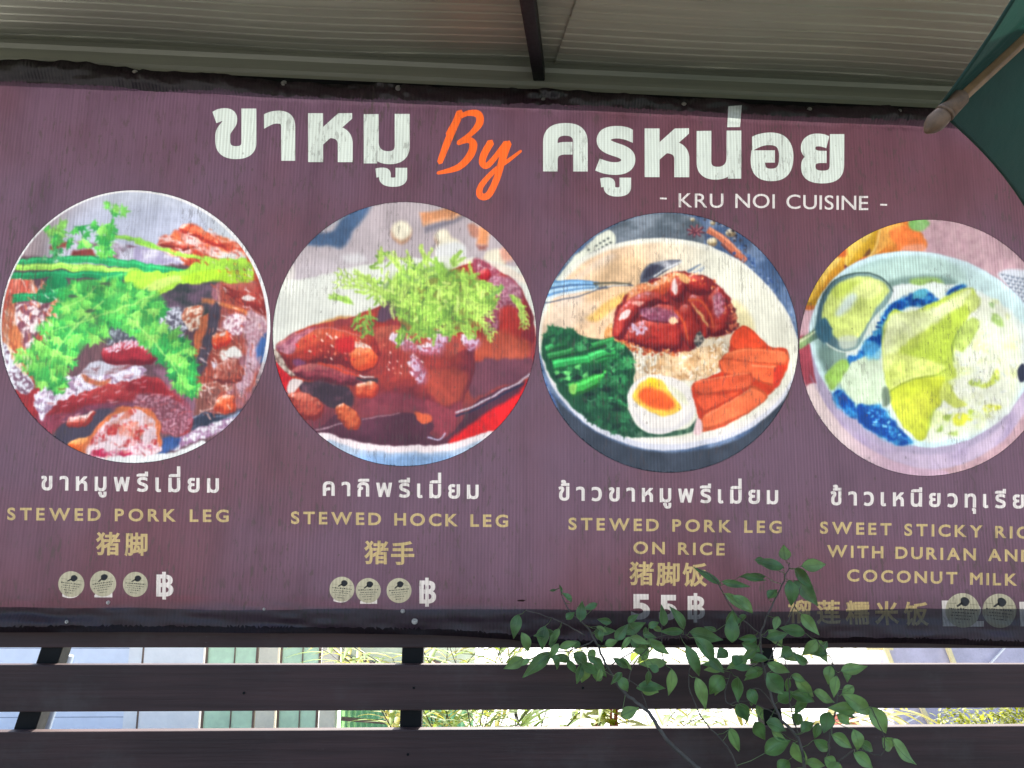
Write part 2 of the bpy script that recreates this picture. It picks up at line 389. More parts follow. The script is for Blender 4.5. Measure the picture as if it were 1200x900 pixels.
    A.poly([(218,362),(238,358),(236,372),(226,388),(216,380)],mixc((226,206,190),(176,90,60),ss(0.38,0.69,A.N(0.24,24,4,ang=.8,ax=2))),2,3)
    A.poly([(246,360),(258,356),(254,390),(244,420),(236,440),(230,430),(236,400)],mixc((52,44,54),(84,72,86),A.N(.1,25)),3,2)
    A.blob([(248,394),(262,388),(272,392),(270,402),(256,408),(248,404)],(186,40,20),(226,76,34),(248,150,100),6,2,.15,26,spec=.5)
    A.poly([(258,414),(276,408),(282,416),(264,424)],(222,220,216),3,3,.2); A.poly([(247,424),(256,430),(258,438),(250,434)],(206,196,210),3,2,.2)
    A.blob([(256,428),(276,420),(284,434),(278,448),(258,450),(250,442)],(104,40,36),(156,72,56),(206,150,140),9,3,.12,27,spec=.4)
    A.poly([(236,452),(256,448),(272,454),(258,458),(238,460)],mixc((224,206,200),(150,80,66),ss(0.35,0.67,A.N(0.27,28,4,ax=.6))),2,3)
    A.blob([(250,470),(266,464),(276,470),(276,480),(262,484),(250,480)],(164,54,30),(208,92,52),(240,170,140),7,2,.15,29,spec=.5)
    n = A.N(.09,30,4,ax=.35,ay=1.7,ang=-.35)
    A.poly([(230,464),(255,456),(250,478),(236,488),(228,482)],mixc((120,70,62),(206,172,166),ss(0.49,0.74,n)),2,2)
    A.poly([(218,492),(240,484),(268,486),(286,476),(276,490),(252,500),(225,504)],mixc((46,52,72),(140,150,176),ss(0.5,0.76,n)),2,2)
    A.poly([(222,508),(250,496),(278,488),(262,504),(232,518),(205,528),(200,524)],mixc((160,118,156),(226,222,232),ss(0.35,0.63,A.N(0.3,31,4,ax=.7))),2,2)
    A.poly([(182,520),(200,512),(214,516),(200,530),(184,534)],mixc((24,56,120),(70,100,160),A.N(.1,32)),3,2)
    A.poly([(304,400),(316,388),(318,420),(308,428),(302,416)],(58,92,150),3)
    # long curved skin
    sk = mixc((146,34,42),(178,58,58),ss(0.33,0.72,A.N(0.046,33,4,ax=.4)))
    A.poly([(14,452),(40,446),(62,462),(110,452),(160,440),(196,450),(222,478),(226,500),(214,512),(190,506),(176,486),(150,474),(110,482),(82,494),(58,508),(40,500)],sk,2.5,1.5)
    A.poly([(40,490),(62,484),(84,486),(70,500),(54,510),(42,502)],(136,62,86),6,op=.8)
    A.poly([(170,460),(196,462),(220,482),(224,500),(208,512),(186,502),(168,482),(150,474)],mixc((120,70,86),(184,140,160),ss(0.38,0.69,A.N(0.45,34,4))),6,2,op=.85)
    A.poly([(72,490),(110,474),(150,470),(160,478),(120,482),(84,496)],(112,62,88),6,op=.8)
    A.poly([(160,446),(186,450),(198,462),(180,462),(150,456)],(134,26,34),5)
    g2 = A.N(.26,35,3,ax=.8,ang=.5)
    A.poly([(42,462),(72,442),(96,440),(150,430),(172,432),(160,444),(120,452),(92,462),(66,474),(50,490),(44,484)],mixs((222,220,234),(120,78,116),ss(0.44,0.68,g2)),1.5,2.5,.2,36)
    A.poly([(96,438),(130,440),(160,428),(176,426),(176,418),(140,424),(112,424)],mixc((186,186,200),(120,66,72),ss(0.38,0.65,A.N(0.115,37,4,ax=.35,ang=-.15))),2,2)
    A.poly([(96,440),(114,446),(130,446),(124,452),(104,450)],(176,98,66),3)
    A.poly([(-4,402),(8,404),(24,428),(40,452),(26,462),(10,450),(0,430)],mixc((218,220,232),(110,74,96),ss(0.43,0.7,A.N(0.33,38,4))),1.5,2,.2)
    A.poly([(8,402),(16,412),(30,436),(28,440),(14,420)],(228,206,180),1.5)
    A.blob([(120,410),(140,402),(166,402),(182,412),(180,424),(152,428),(124,424)],(96,16,28),(150,34,46),(186,80,90),9,1.5,.1,39,nz=.2)
    A.dots([(124,408),(144,400),(172,402),(180,408),(150,410),(128,412)],70,.7,1.2,[(226,206,218),(200,160,180)],40,2.2,ang=-.9,da=.4)
    A.poly([(180,432),(214,440),(228,470),(224,492),(212,470),(196,452)],(150,104,130),7,op=.6)
    # lower left bits
    A.poly([(70,500),(110,482),(130,480),(108,512),(86,526),(66,518)],(66,58,76),5)
    A.blob([(82,490),(98,488),(104,484),(112,484),(104,496),(90,500),(78,500)],(136,40,36),(190,76,62),(232,150,140),6,2,.15,41,spec=.6)
    A.blob([(80,522),(96,514),(108,514),(104,528),(92,530)],(206,84,26),(236,120,54),(250,180,110),8,2,.1,42)
    # pale fatty piece
    A.poly([(114,500),(138,478),(166,476),(184,490),(190,512),(184,532),(120,540),(96,530)],(206,110,66),2,2)
    n = A.N(.085,43,4,ax=1.3)
    tx = mixc((230,216,222),(206,178,190),A.N(.1,44)); tx = mixc(tx,(186,52,54),ss(0.5,0.72,n)); tx = mixc(tx,(206,96,66),ss(0.51,0.75,A.N(0.0805,45,4))*.7)
    A.poly([(118,502),(140,483),(164,480),(180,494),(186,514),(180,534),(120,540),(100,528)],tx,2,3,.12,46)
    A.poly([(104,526),(128,516),(140,524),(176,520),(190,528),(150,545),(110,540)],mixc((232,214,222),(196,40,84),ss(0.45,0.69,A.N(0.115,47,4,ax=.6))),2,2)
    A.poly([(70,534),(130,534.5),(200,531),(240,518),(240,548),(100,550)],(226,230,232),1.4)
    # stems and leaves
    G = [(34,120,60),(42,146,68),(58,164,72),(84,184,78),(112,200,84),(140,212,96)]
    A.poly([(46,338),(64,322),(78,330),(62,352),(40,352)],(26,128,74),2)
    for p,w0,w1,c in [([(14,306),(60,304),(120,306),(200,316),(240,322)],7,10,(42,158,92)),([(16,313),(70,312),(120,316),(190,322),(250,326)],7,10,(150,214,84)),
                      ([(10,324),(50,321),(110,322),(170,322),(230,318)],8,8,(30,142,84)),([(14,350),(60,344),(100,334),(160,320),(200,318)],9,6,(28,140,82)),([(60,340),(100,332),(150,320)],4,4,(70,180,96)),
                      ([(158,281),(190,292),(235,301),(290,306)],3.5,5,(150,206,70)),([(130,276),(160,280),(185,290)],3,4,(130,196,70))]:
        A.line(p,w0,w1,c,1.4)
        A.line([(q[0],q[1]-w0*.2) for q in p],w0*.28,w1*.28,np.minimum(np.array(c)*1.25+20,245),1.4,.55)
    st = mixc((150,214,60),(186,224,70),A.N(.05,50,3,ax=.3))
    A.poly([(150,318),(200,318),(228,308),(250,302),(292,306),(293,330),(250,330),(212,334),(186,346),(168,356),(150,358)],st,2,2)
    A.poly([(150,352),(180,330),(215,322),(216,328),(188,338),(166,356)],(196,226,110),3)
    A.poly([(214,322),(262,314),(293,322),(293,330),(250,331),(222,332)],(176,222,40),3,op=.8)
    A.line([(168,356),(160,372),(150,380)],12,6,(120,206,70),2)
    A.herb([(52,264),(80,258),(86,270),(60,284)],10,11,G[2:],51); A.herb([(92,262),(120,256),(132,280),(118,304),(100,284)],22,11,G[1:],52,1.5,.9)
    A.line([(130,256),(128,275),(122,300)],4,3,(80,184,80)); A.herb([(122,242),(135,240),(136,248),(124,250)],7,8,G[2:],53); A.leaf(140,247,13,.1,V3(120,206,90),V3(150,222,120),.4)
    A.herb([(52,280),(84,272),(100,280),(90,288),(60,296)],14,8,G[1:4],54,.2,.5); A.herb([(46,292),(66,290),(80,304),(50,306)],10,6,[(150,190,160),(90,170,110),(46,150,80)],55)
    A.herb([(126,264),(136,268),(134,286),(124,292)],9,8,G[:4],56,1.6,.6)
    for r,n_,sz,sd_,an in [([(66,342),(98,330),(130,352),(126,392),(92,402),(60,392),(40,386),(70,368)],66,11,57,2.4),([(24,412),(56,396),(92,384),(100,402),(80,428),(58,450),(30,430)],62,12,58,2.1),
                           ([(44,430),(70,420),(76,448),(60,456)],18,11,59,1.6),([(92,334),(140,328),(172,350),(150,384),(120,372),(96,350)],54,9,60,2.6),([(128,348),(180,342),(190,362),(170,396),(150,384)],46,10,61,1.3),
                           ([(166,372),(196,386),(222,410),(230,446),(226,460),(206,446),(186,420),(170,400)],70,11,62,1.0),([(200,430),(226,440),(224,464),(212,456)],14,10,63,1.1)]:
        A.poly(r,mixc((44,140,66),(84,178,80),A.N(.1,702,3)),7,3,op=.85); A.herb(r,n_,sz*1.25,G,sd_,an,.8)
    for p in [[(150,372),(176,396),(204,430),(218,456)],[(120,352),(84,388),(58,424),(62,444)],[(180,346),(140,362),(100,376),(60,390)],[(112,336),(96,350),(70,362)]]:
        A.line(p,2.2,1.2,(176,222,120),1.2,.7)
    for q in [(83,346),(104,363),(122,333)]: A.poly([(q[0]-6,q[1]+1),(q[0],q[1]-2),(q[0]+7,q[1]),(q[0],q[1]+3)],(66,70,62),2.5,2.5,op=.8)
    A.dots([(44,470),(80,450),(160,436),(200,456),(226,490),(214,508),(170,480),(110,480),(60,500)],90,.7,1.3,[(206,140,150),(190,90,96),(226,190,204),(110,24,34)],71,3.4,op=.55,ang=-.25,da=.4)
    A.dots([(250,336),(300,332),(314,380),(306,440),(280,470),(240,490),(234,440)],150,.7,1.5,[(222,190,196),(206,150,140),(90,36,34),(190,86,60),(236,216,214)],72,2.6,op=.6,ang=.9,da=.7)
    A.dots([(0,330),(50,330),(66,360),(40,430),(14,420)],90,.7,1.4,[(232,206,196),(214,120,76),(150,60,44),(240,226,220)],73,3.0,op=.6,ang=1.2,da=.6)
    A.dots([(186,282),(222,262),(276,282),(306,320),(260,322)],80,.7,1.5,[(240,224,222),(176,50,36),(226,120,70)],74,2.2,op=.6,ang=.5,da=.5)
    A.dots([(104,520),(140,484),(170,482),(188,510),(176,534),(120,536)],90,.7,1.6,[(240,226,230),(190,60,64),(226,150,140),(206,180,190)],75,2.0,op=.6)
    # printed white outline
    finish(A,301)
    e = np.sqrt(((X-A.cx)/A.rx)**2+((Y-A.cy)/A.ry)**2)
    ringw = .012+.012*np.clip((X-A.cx)/A.rx+.1,0,1)
    A.im[:] = mixc(A.im,(226,226,228),ss(-.006,.004,e-(1-ringw))*ss(470,400,Y+0*X))
    return A

def dish_hock():
    A = Art(474,391,154.5,155)
    X,Y = A.X,A.Y
    A.im[:] = mixc((164,152,158),(190,180,184),A.N(.02,70,2))
    A.poly([(300,335),(340,318),(400,296),(440,300),(380,330)],(192,184,190),16,op=.7)
    A.poly([(405,232),(436,236),(420,262),(402,288),(384,288),(356,284),(368,272),(392,268)],(72,96,130),7)
    A.poly([(372,270),(392,262),(410,246),(396,244)],(170,172,180),6); A.poly([(400,300),(420,296),(430,304),(410,308)],(206,204,206),8)
    A.poly([(330,320),(340,310),(346,322),(336,332)],(206,200,196),6)
    for x,y,r in [(471,270,12),(519,277,10),(580,304,13),(526,292,16),(612,320,9)]:
        A.poly([(x+r*math.cos(t),y+3+r*math.sin(t)) for t in np.arange(8)*.785],(176,136,110),6)
        A.poly([(x+r*.95*math.cos(t),y-1+r*.9*math.sin(t)) for t in np.arange(8)*.785],(226,220,198),6)
    A.poly([(512,288),(540,284),(544,300),(514,304)],(214,216,216),7)
    A.line([(494,256),(520,250),(548,243)],14,10,(206,142,100),4); A.line([(496,262),(520,256),(544,250)],4,3,(226,170,130),4)
    A.line([(498,268),(530,258),(546,250)],6,4,(96,96,112),5,.7)
    A.poly([(550,262),(562,268),(560,278),(550,274)],(170,118,100),5); A.line([(568,266),(566,286)],13,12,(208,138,92),5); A.line([(566,287),(566,292)],12,8,(140,80,70),5)
    A.poly([(586,292),(600,290),(604,304),(590,304)],(206,150,130),8)
    # plate
    A.poly([(318,342),(360,326),(420,311),(470,304),(540,300),(600,312),(640,335),(640,480),(560,540),(400,540),(318,470)],mixc((204,208,202),(220,222,212),A.N(.03,71)),2.5)
    A.poly([(540,302),(590,310),(625,332),(618,334),(580,316),(540,310)],(222,210,196),4)
    # sauce
    A.poly([(322,430),(400,470),(520,470),(640,430),(620,480),(580,512),(520,524),(470,526),(420,521),(374,512),(340,470)],mixc((62,30,46),(92,44,62),A.N(.03,72,3,ax=.4)),2)
    A.poly([(526,522),(548,500),(580,478),(606,462),(622,440),(618,480),(580,516)],mixc((206,14,22),(226,28,26),A.N(.05,73)),6)
    A.poly([(318,420),(332,432),(344,442),(334,462),(322,450)],(218,18,28),2)
    A.poly([(362,382),(388,373),(412,370),(418,378),(392,384),(370,388)],(206,140,66),3,op=.85)
    # hock
    base = mixc((150,44,32),(182,66,40),ss(0.28,0.72,A.N(0.0403,74,4))); base = mixc(base,(128,50,70),ss(0.43,0.75,A.N(0.0345,75,4))*.55)
    base = mixc(base,(96,46,62),ss(440,490,Y+.02*(X-474))*.75)
    O = [(323,406),(338,393),(366,380),(404,373),(440,360),(480,340),(520,318),(552,308),(580,314),(606,332),(621,360),(628,400),(624,440),(596,452),(562,468),(546,486),(532,506),(521,513),(504,509),(508,497),(480,484),(450,486),(424,490),(396,486),(372,500),(350,494),(337,470),(345,448),(330,428)]
    A.poly(O,base,1.5)
    A.blob([(560,312),(584,316),(608,334),(622,362),(626,396),(612,412),(584,396),(566,366),(556,336)],(104,26,34),(158,46,44),(190,96,104),22,1,.06,76,nz=.35,spec=.2)
    A.poly([(572,322),(598,326),(612,344),(606,358),(584,352)],mixc((146,92,116),(186,150,168),ss(0.38,0.67,A.N(0.45,77,4))),7,2,op=.85)
    A.poly([(556,304),(572,306),(586,318),(574,322),(556,318)],mixc((156,66,86),(216,186,192),ss(0.48,0.77,A.N(0.3,78,4))),3,2)
    A.blob([(560,320),(570,314),(576,322),(568,330)],(130,10,22),(176,24,32),(226,120,120),5)
    A.poly([(570,356),(592,352),(610,366),(608,380),(590,372),(580,392),(566,384)],mixc((134,60,78),(178,130,150),ss(0.41,0.67,A.N(0.42,79,4))),4,2,op=.9)
    A.poly([(586,362),(604,362),(612,390),(596,404),(586,388)],(176,44,30),6,op=.9)
    A.poly([(552,398),(590,388),(622,404),(612,424),(580,424),(556,416)],mixc((160,66,40),(186,88,62),A.N(.06,80)),9,3,op=.9)
    A.poly([(556,424),(600,420),(624,420),(620,442),(580,456),(556,466),(546,446)],mixc((92,50,66),(112,62,74),A.N(.05,81,3,ax=.4)),6,2)
    A.blob([(418,390),(450,382),(500,384),(550,398),(556,420),(552,448),(540,474),(522,486),(500,480),(466,476),(440,470),(424,440),(412,410)],(100,32,42),(152,50,42),(184,88,66),34,1.5,.05,82,nz=.3,nf=.05,spec=.06)
    A.poly([(500,436),(530,432),(548,440),(540,468),(520,476),(504,462)],mixc((164,68,48),(150,58,46),A.N(.07,83)),8,2,op=.85)
    A.poly([(420,466),(470,460),(520,478),(540,470),(532,490),(480,482),(430,486)],(118,50,64),8,op=.7)
    A.poly([(500,470),(528,480),(540,470),(536,494),(526,510),(510,506),(508,494)],mixc((120,44,58),(146,60,70),A.N(.06,84,2,ay=.4)),3)
    A.poly([(484,484),(500,484),(506,492),(494,496)],(196,86,52),2,2)
    for p,sd_ in [([(454,394),(470,390),(484,400),(486,410),(470,406)],85),([(488,406),(506,400),(518,404),(512,412),(492,412)],86),([(478,414),(490,420),(498,440),(490,448),(480,436)],87),([(540,392),(556,390),(560,402),(546,408)],88),([(502,394),(520,386),(528,394),(512,404)],89)]:
        A.poly(p,(232,224,232),2.5,3,.2,sd_,tex=ss(.36,.55,A.N(.28,sd_,2)))
        A.poly([(x+3,y+3) for x,y in p],(176,120,166),8,3,.2,sd_,op=.5)
    A.dots([(400,400),(440,396),(480,410),(496,430),(470,440),(430,424)],26,.6,1.1,[(226,180,176),(246,220,220),(220,120,100)],90,1.6,ang=1.2,da=.5)
    # open end of the hock
    A.blob([(324,405),(346,392),(376,384),(412,388),(436,394),(446,414),(440,430),(424,436),(400,428),(374,430),(348,436),(334,424)],(112,26,30),(176,52,36),(206,90,56),20,2,.08,91,nz=.45,spec=.1)
    A.poly([(324,404),(346,390),(372,382),(350,398),(344,412),(332,414)],mixc((150,76,96),(196,130,146),ss(0.38,0.69,A.N(0.27,92,4,ax=.5,ang=-.5))),2,1.5)
    A.line([(326,404),(350,391),(384,384),(430,396)],2,1.4,(196,110,110),1.4,.8)
    A.poly([(416,400),(432,404),(436,412),(424,410),(415,408)],(222,190,176),1.6,1.2)
    A.blob([(410,412),(430,408),(442,418),(438,430),(424,434),(412,428)],(186,60,26),(212,92,46),(232,140,90),9,1,.1,93)
    A.dots([(350,396),(400,392),(430,402),(420,420),(380,420),(352,414)],44,.7,1.3,[(226,150,124),(226,50,40),(206,30,30),(246,210,200),(226,110,80)],94,1.7,ang=.9,da=.7)
    A.poly([(392,398),(412,396),(412,412),(400,414)],(190,26,30),4,2,op=.8)
    A.poly([(344,422),(352,420),(358,428),(348,430)],(120,60,96),3,1.5)
    A.blob([(340,436),(366,426),(396,430),(424,442),(430,452),(400,452),(366,446)],(92,26,40),(150,56,70),(196,104,100),9,1,.1,95)
    A.line([(372,426),(400,434),(424,444)],3,3,(206,66,40),2)
    A.line([(420,440),(438,442)],2.4,1.2,(206,196,196),1.2); A.line([(416,444),(442,446)],4,5,(64,44,52),2)
    A.poly([(320,410),(328,414),(336,428),(346,438),(340,440),(328,430)],mixc((206,190,176),(120,90,80),ss(0.43,0.72,A.N(0.3,96,4))),1.4,1)
    A.poly([(352,448),(380,448),(410,456),(414,476),(396,480),(374,470),(356,462)],mixc((58,40,52),(112,70,84),ss(0.43,0.82,A.N(0.092,97,4))),3,2)
    A.poly([(335,456),(344,444),(354,446),(348,456),(340,462)],(214,200,198),1.5,1.2)
    A.blob([(338,462),(356,460),(376,470),(378,484),(366,494),(350,486)],(110,30,32),(166,66,50),(206,120,100),10,2.5,.14,98,spec=.3)
    A.blob([(392,478),(404,474),(420,486),(422,498),(412,504),(398,492)],(140,46,28),(190,86,48),(222,140,100),8,2,.14,99,spec=.3)
    A.blob([(418,452),(436,446),(444,456),(436,466),(420,466)],(150,40,28),(200,76,44),(240,170,130),7,1,.14,100,spec=.4)
    A.line([(369,503),(386,500),(402,497)],1.6,1.2,(180,150,160),1.2); A.line([(424,492),(446,488),(470,484)],1.4,1.2,(150,110,120),1.2)
    A.line([(534,484),(560,474),(590,458),(612,446),(624,436)],2.2,1.8,(196,186,200),1.2); A.line([(534,488),(562,478),(592,461),(614,449)],2.4,2,(36,36,66),1.4)
    A.line([(502,513),(514,514),(522,508)],1.8,1.4,(196,196,226),1.2)
    # plate rim
    A.poly([(370,508),(420,518),(470,522),(530,519),(590,505),(600,560),(360,560)],(232,220,224),1.5)
    A.poly([(380,517),(420,526),(470,530),(530,527),(580,514),(590,560),(360,560)],mixc((172,190,214),(126,160,204),ss(528,538,Y+0*X)),4)
    # herbs
    pal = [V3(90,128,56),V3(112,158,60),V3(138,184,70),V3(160,204,84),V3(180,216,98),V3(200,226,124)]
    rr = random.Random(5)
    A.poly([(452,352),(470,350),(476,364),(462,372),(444,378),(440,370)],(92,62,80),3,2)
    A.poly([(452,330),(480,312),(530,312),(572,334),(578,358),(556,380),(520,388),(480,384),(466,366),(450,350)],mixc((92,132,52),(134,172,70),A.N(.12,701,3)),9,3,op=.8)
    def reg(P,n,ln,lo,hi,seed):
        Q = cr(P); a = Q.min(0); b = Q.max(0); k = 0; r2 = random.Random(seed)
        while k < n:
            x = r2.uniform(a[0],b[0]); y = r2.uniform(a[1],b[1])
            if not pip(Q,x,y): continue
            k += 1; c = pal[min(5,max(0,int(lo+(hi-lo)*min(.99,k/n*.7+r2.random()*.4))))]
            A.frond(x,y,r2.uniform(-3.14,3.14),r2.uniform(.7,1.2)*ln,c,r2.randint(0,9999),1.9)
    reg([(466,322),(490,312),(530,316),(570,332),(580,360),(560,384),(530,388),(490,392),(468,384),(470,356)],120,17,0,4,1)
    reg([(430,340),(460,326),(480,310),(500,306),(530,314),(556,326),(566,350),(540,366),(500,372),(470,360),(450,350)],150,16,1,5.6,2)
    reg([(470,360),(520,366),(540,384),(500,392),(480,396)],46,14,0,3.5,3)
    reg([(440,302),(452,297),(460,306),(450,312),(440,310)],14,9,1,5,4)
    reg([(414,370),(428,364),(440,378),(434,388),(420,388)],22,10,0,4,6)
    reg([(428,326),(444,330),(470,344),(452,350),(430,346)],26,12,2,5.5,7)
    for x,y,a,l,q in [(452,345,3.5,58,4),(440,330,3.5,26,4),(414,356,3.6,26,3),(470,318,-2.1,24,4),(500,312,-1.7,22,4),(528,310,-.8,18,3),(446,306,-1.9,10,4),(540,350,.5,40,4),(556,366,.9,34,4),(596,346,.7,22,3),(606,348,1.2,34,4),(540,380,.9,18,3),(470,384,1.8,16,2),(560,330,.4,26,3)]:
        for j in range(3): A.frond(x+j-1,y+j*2-2,a+.12*(j-1),l,pal[q],int(x*7+y+j),2.0,.3)
    A.line([(570,350),(584,340),(590,334)],3,4,(110,150,70),1.2)
    return finish(A,302,.8)

def dish_rice():
    A = Art(783.5,401,152,152.5)
    X,Y = A.X,A.Y
    A.im[:] = mixc((66,88,124),(112,132,164),ss(0.28,0.77,A.N(0.0575,110,4)))
    A.poly([(690,290),(720,264),(760,250),(800,250),(822,262),(820,290),(760,284)],mixc((78,88,98),(124,134,146),ss(0.23,0.77,A.N(0.103,111,4,ax=.5))),4)
    # lace cloth
    A.poly([(640,350),(660,316),(700,276),(716,270),(722,284),(700,300),(650,350)],(218,222,206),1.5,1)
    rr = random.Random(8)
    for i in range(4):
        for j in range(7):
            x = 690+j*4.6+i*3; y = 292-j*2.6+i*4.6
            if rr.random()<.8: A.poly([(x-1.6,y),(x,y-1.3),(x+1.8,y-.4),(x,y+1.3)],(66,72,74),.9)
    for i in range(14): A.line([(650+i*3,318-i*2.4),(653+i*3,317-i*2.4)],1.2,1,(160,164,156))
    # shadow crescent on the table
    A.poly([(632,440),(645,490),(690,535),(760,560),(830,556),(900,520),(932,460),(932,430),(880,505),(800,530),(720,518),(660,476)],mixc((40,46,58),(66,74,90),A.N(.06,112,3)),3)
    A.poly([(632,440),(640,480),(662,500),(655,480),(642,450)],mixc((70,96,150),(126,140,170),ss(0.43,0.77,A.N(0.3,113,4))),3)
    A.poly([(660,506),(690,530),(730,548),(700,540),(672,522)],(96,80,96),5,op=.7)
    # spices
    for k in range(8):
        a = k*.785+.2; A.line([(816,270),(816+11*math.cos(a),270+8*math.sin(a))],4.2,2,(86,40,56),1); A.line([(816,270),(816+9*math.cos(a),269+7*math.sin(a))],1.3,1,(186,120,120),.9)
    A.line([(830,268),(846,278),(862,294),(874,306)],8,7,(196,110,80),1.2); A.line([(832,266),(850,279),(868,296)],2.4,2,(226,150,116),1.2); A.line([(846,285),(860,298),(872,308)],2,2,(112,54,46),1.2)
    for x,y,r in [(835,283,6.4),(857,273,6),(836,260,3.4),(812,257,2.6)]:
        A.blob([(x+r*math.cos(t),y+r*.85*math.sin(t)) for t in np.arange(8)*.785],(130,110,84),(206,190,150),(236,228,206),r,.6)
    A.dots([(822,256),(846,266),(860,284),(880,300),(872,284),(850,262)],26,.8,1.8,[(40,36,44),(60,50,56),(150,150,160)],9)
    A.dots([(866,284),(900,320),(930,372),(924,380),(896,330),(862,300)],60,.7,2,[(50,76,130),(130,150,180),(80,110,160)],10)
    # bowl
    B = [(630.5,402),(634,372),(648,340),(672,310),(706,290),(745,280.5),(785,279),(826,286),(868,306),(902,338),(926,372),(936,404),(935,432),(922,462),(896,490),(858,512),(816,524),(776,528),(736,521),(700,506),(668,480),(644,446)]
    A.poly(B,(206,208,222),1.4)
    A.poly([(x,y-8 if y>430 else y) for x,y in B],(226,226,214),1.6)
    inn = [(783+(x-783)*.975,(399+(y-8 if y>430 else y)-399)*1.0) for x,y in B]
    inn = [(783+(x-783)*.968,396+((y-8 if y>430 else y)-396)*.955) for x,y in B]
    t = ss(690,830,X+.2*Y-80)
    A.poly(inn,mixc((226,192,156),(224,224,208),t),5)
    A.poly([(640,380),(660,340),(700,304),(720,300),(690,340),(668,390),(650,420)],(222,206,190),10,op=.8)
    A.poly([(690,318),(740,300),(770,320),(740,350),(700,352),(680,340)],(226,188,142),14,op=.6)
    A.poly([(690,368),(720,348),(740,344),(720,362),(700,376),(686,372)],mixc((226,170,70),(226,190,120),A.N(.06,114)),6)
    A.poly([(640,366),(700,354),(690,372),(660,392),(640,400)],(222,198,172),8,op=.7)
    A.poly([(860,350),(880,370),(884,392),(868,386),(856,366)],(226,206,130),8,op=.5)
    A.poly([(634,404),(642,440),(668,474),(702,500),(740,515),(780,521),(820,517),(862,505),(898,482),(922,456),(912,462),(880,488),(840,504),(790,513),(740,507),(700,490),(670,466),(646,432)],(228,224,220),2,op=.8)
    # cutlery
    for i in range(6):
        y0 = 331+i*4.4; A.line([(632,y0),(668,329+i*2.6),(702,331+i*1.4)],3.4,2.2,[(88,140,190),(140,186,222),(66,104,150),(170,206,232),(96,146,196),(206,220,226)][i],1.0)
    A.line([(634,356),(680,346),(702,338)],1.4,1,(70,80,104),1)
    for i in range(24): A.line([(698+i%8*1.9,331+i//8*2.4+rr.random()*2),(700+i%8*1.9,332+i//8*2.4)],1.5,1,[(120,130,120),(186,190,176),(84,90,92)][i%3],.9)
    A.line([(696,332),(720,331),(740,332)],3,2,(96,92,76),1.2); A.line([(702,338),(722,334),(742,334)],2.4,1.6,(84,90,110),1.2); A.line([(712,335),(736,333)],1.4,1.2,(226,222,206),1)
    A.poly([(750,330),(752,320),(764,308),(786,304),(800,306),(784,316),(764,328),(752,331)],mixc((70,74,92),(196,198,206),ss(0.28,0.72,A.N(0.0575,115,4,ang=.6,ax=.4))),1.4)
    A.poly([(754,326),(760,314),(772,310),(764,322)],(58,56,74),2); A.line([(766,324),(784,313),(800,306)],2,1.2,(226,228,226),1.2)
    A.line([(806,318),(814,313),(822,309)],3.4,1.4,(112,128,150),1.2); A.line([(812,320),(826,312)],2,1,(176,190,204),1.2); A.line([(820,318),(826,314)],2.2,1.2,(150,164,184),1)
    # rice
    R = [(726,412),(744,396),(800,392),(850,384),(856,400),(848,424),(836,438),(816,444),(790,444),(760,440),(740,432)]
    A.poly(R,mixc((206,190,166),(226,214,190),A.N(.1,116)),2,2)
    A.poly([(760,420),(800,412),(846,408),(836,438),(800,446),(770,440)],mixc((206,158,104),(226,196,156),ss(0.33,0.67,A.N(0.138,117,4))),4,2,op=.8)
    A.dots(R,230,.8,1.3,[(236,230,214),(226,206,170),(196,150,100),(240,236,226),(176,130,90),(222,186,140)],118,2.3)
    A.dots([(736,410),(760,404),(770,424),(752,430)],50,.9,1.4,[(240,238,228),(226,222,206),(190,178,160)],119,2.2)
    A.poly([(776,450),(786,440),(786,432),(778,428),(780,438)],(226,200,160),2,op=.6)
    # braised pork
    A.poly([(708,392),(716,380),(724,392),(728,410),(716,406)],(214,150,86),2,2)
    A.blob([(712,384),(722,380),(730,396),(740,408),(728,412),(714,402)],(170,92,40),(214,146,84),(236,196,140),6,2,.15,120,spec=.2)
    A.poly([(718,390),(724,360),(740,340),(770,326),(790,318),(820,322),(846,336),(858,356),(864,380),(852,392),(820,396),(806,412),(780,412),(752,406),(730,400)],(124,34,34),2,2.5)
    A.blob([(724,372),(742,338),(764,332),(790,318),(800,322),(790,340),(760,350),(734,372)],(176,66,34),(206,98,56),(236,160,110),12,2.5,.12,121,spec=.3)
    M = ((92,18,26),(160,42,34),(200,92,80))
    for p,sd_ in [([(720,380),(726,362),(742,348),(760,342),(780,346),(784,356),(764,360),(744,376),(730,396),(721,396)],122),([(732,398),(742,380),(764,374),(786,374),(800,390),(798,408),(780,412),(752,408)],123),
                  ([(750,370),(772,356),(794,362),(800,380),(784,378),(762,376)],124),([(784,340),(796,322),(808,322),(806,340),(800,354),(788,352)],125),([(794,366),(806,356),(818,372),(822,394),(812,410),(802,400)],126),
                  ([(806,352),(820,344),(832,360),(836,384),(826,398),(820,380)],127),([(830,350),(842,336),(852,352),(856,380),(848,392),(834,392),(832,370)],128),([(800,326),(816,322),(828,330),(832,344),(816,346),(804,340)],129)]:
        A.blob(p,*M,11,1.5,.1,sd_,nz=.35,spec=.35,scol=(226,190,214))
    A.poly([(750,362),(776,360),(796,370),(780,376),(758,374)],mixc((128,66,96),(176,128,156),ss(0.38,0.67,A.N(0.3,130,4))),5,2,op=.8)
    A.poly([(836,346),(846,344),(850,360),(842,372),(836,360)],mixc((140,74,100),(196,156,176),ss(0.38,0.67,A.N(0.375,131,4))),4,2,op=.8)
    A.poly([(738,380),(752,378),(760,388),(748,392),(738,388)],(206,180,204),2,2,.2,tex=ss(0.33,0.67,A.N(0.375,132,4)))
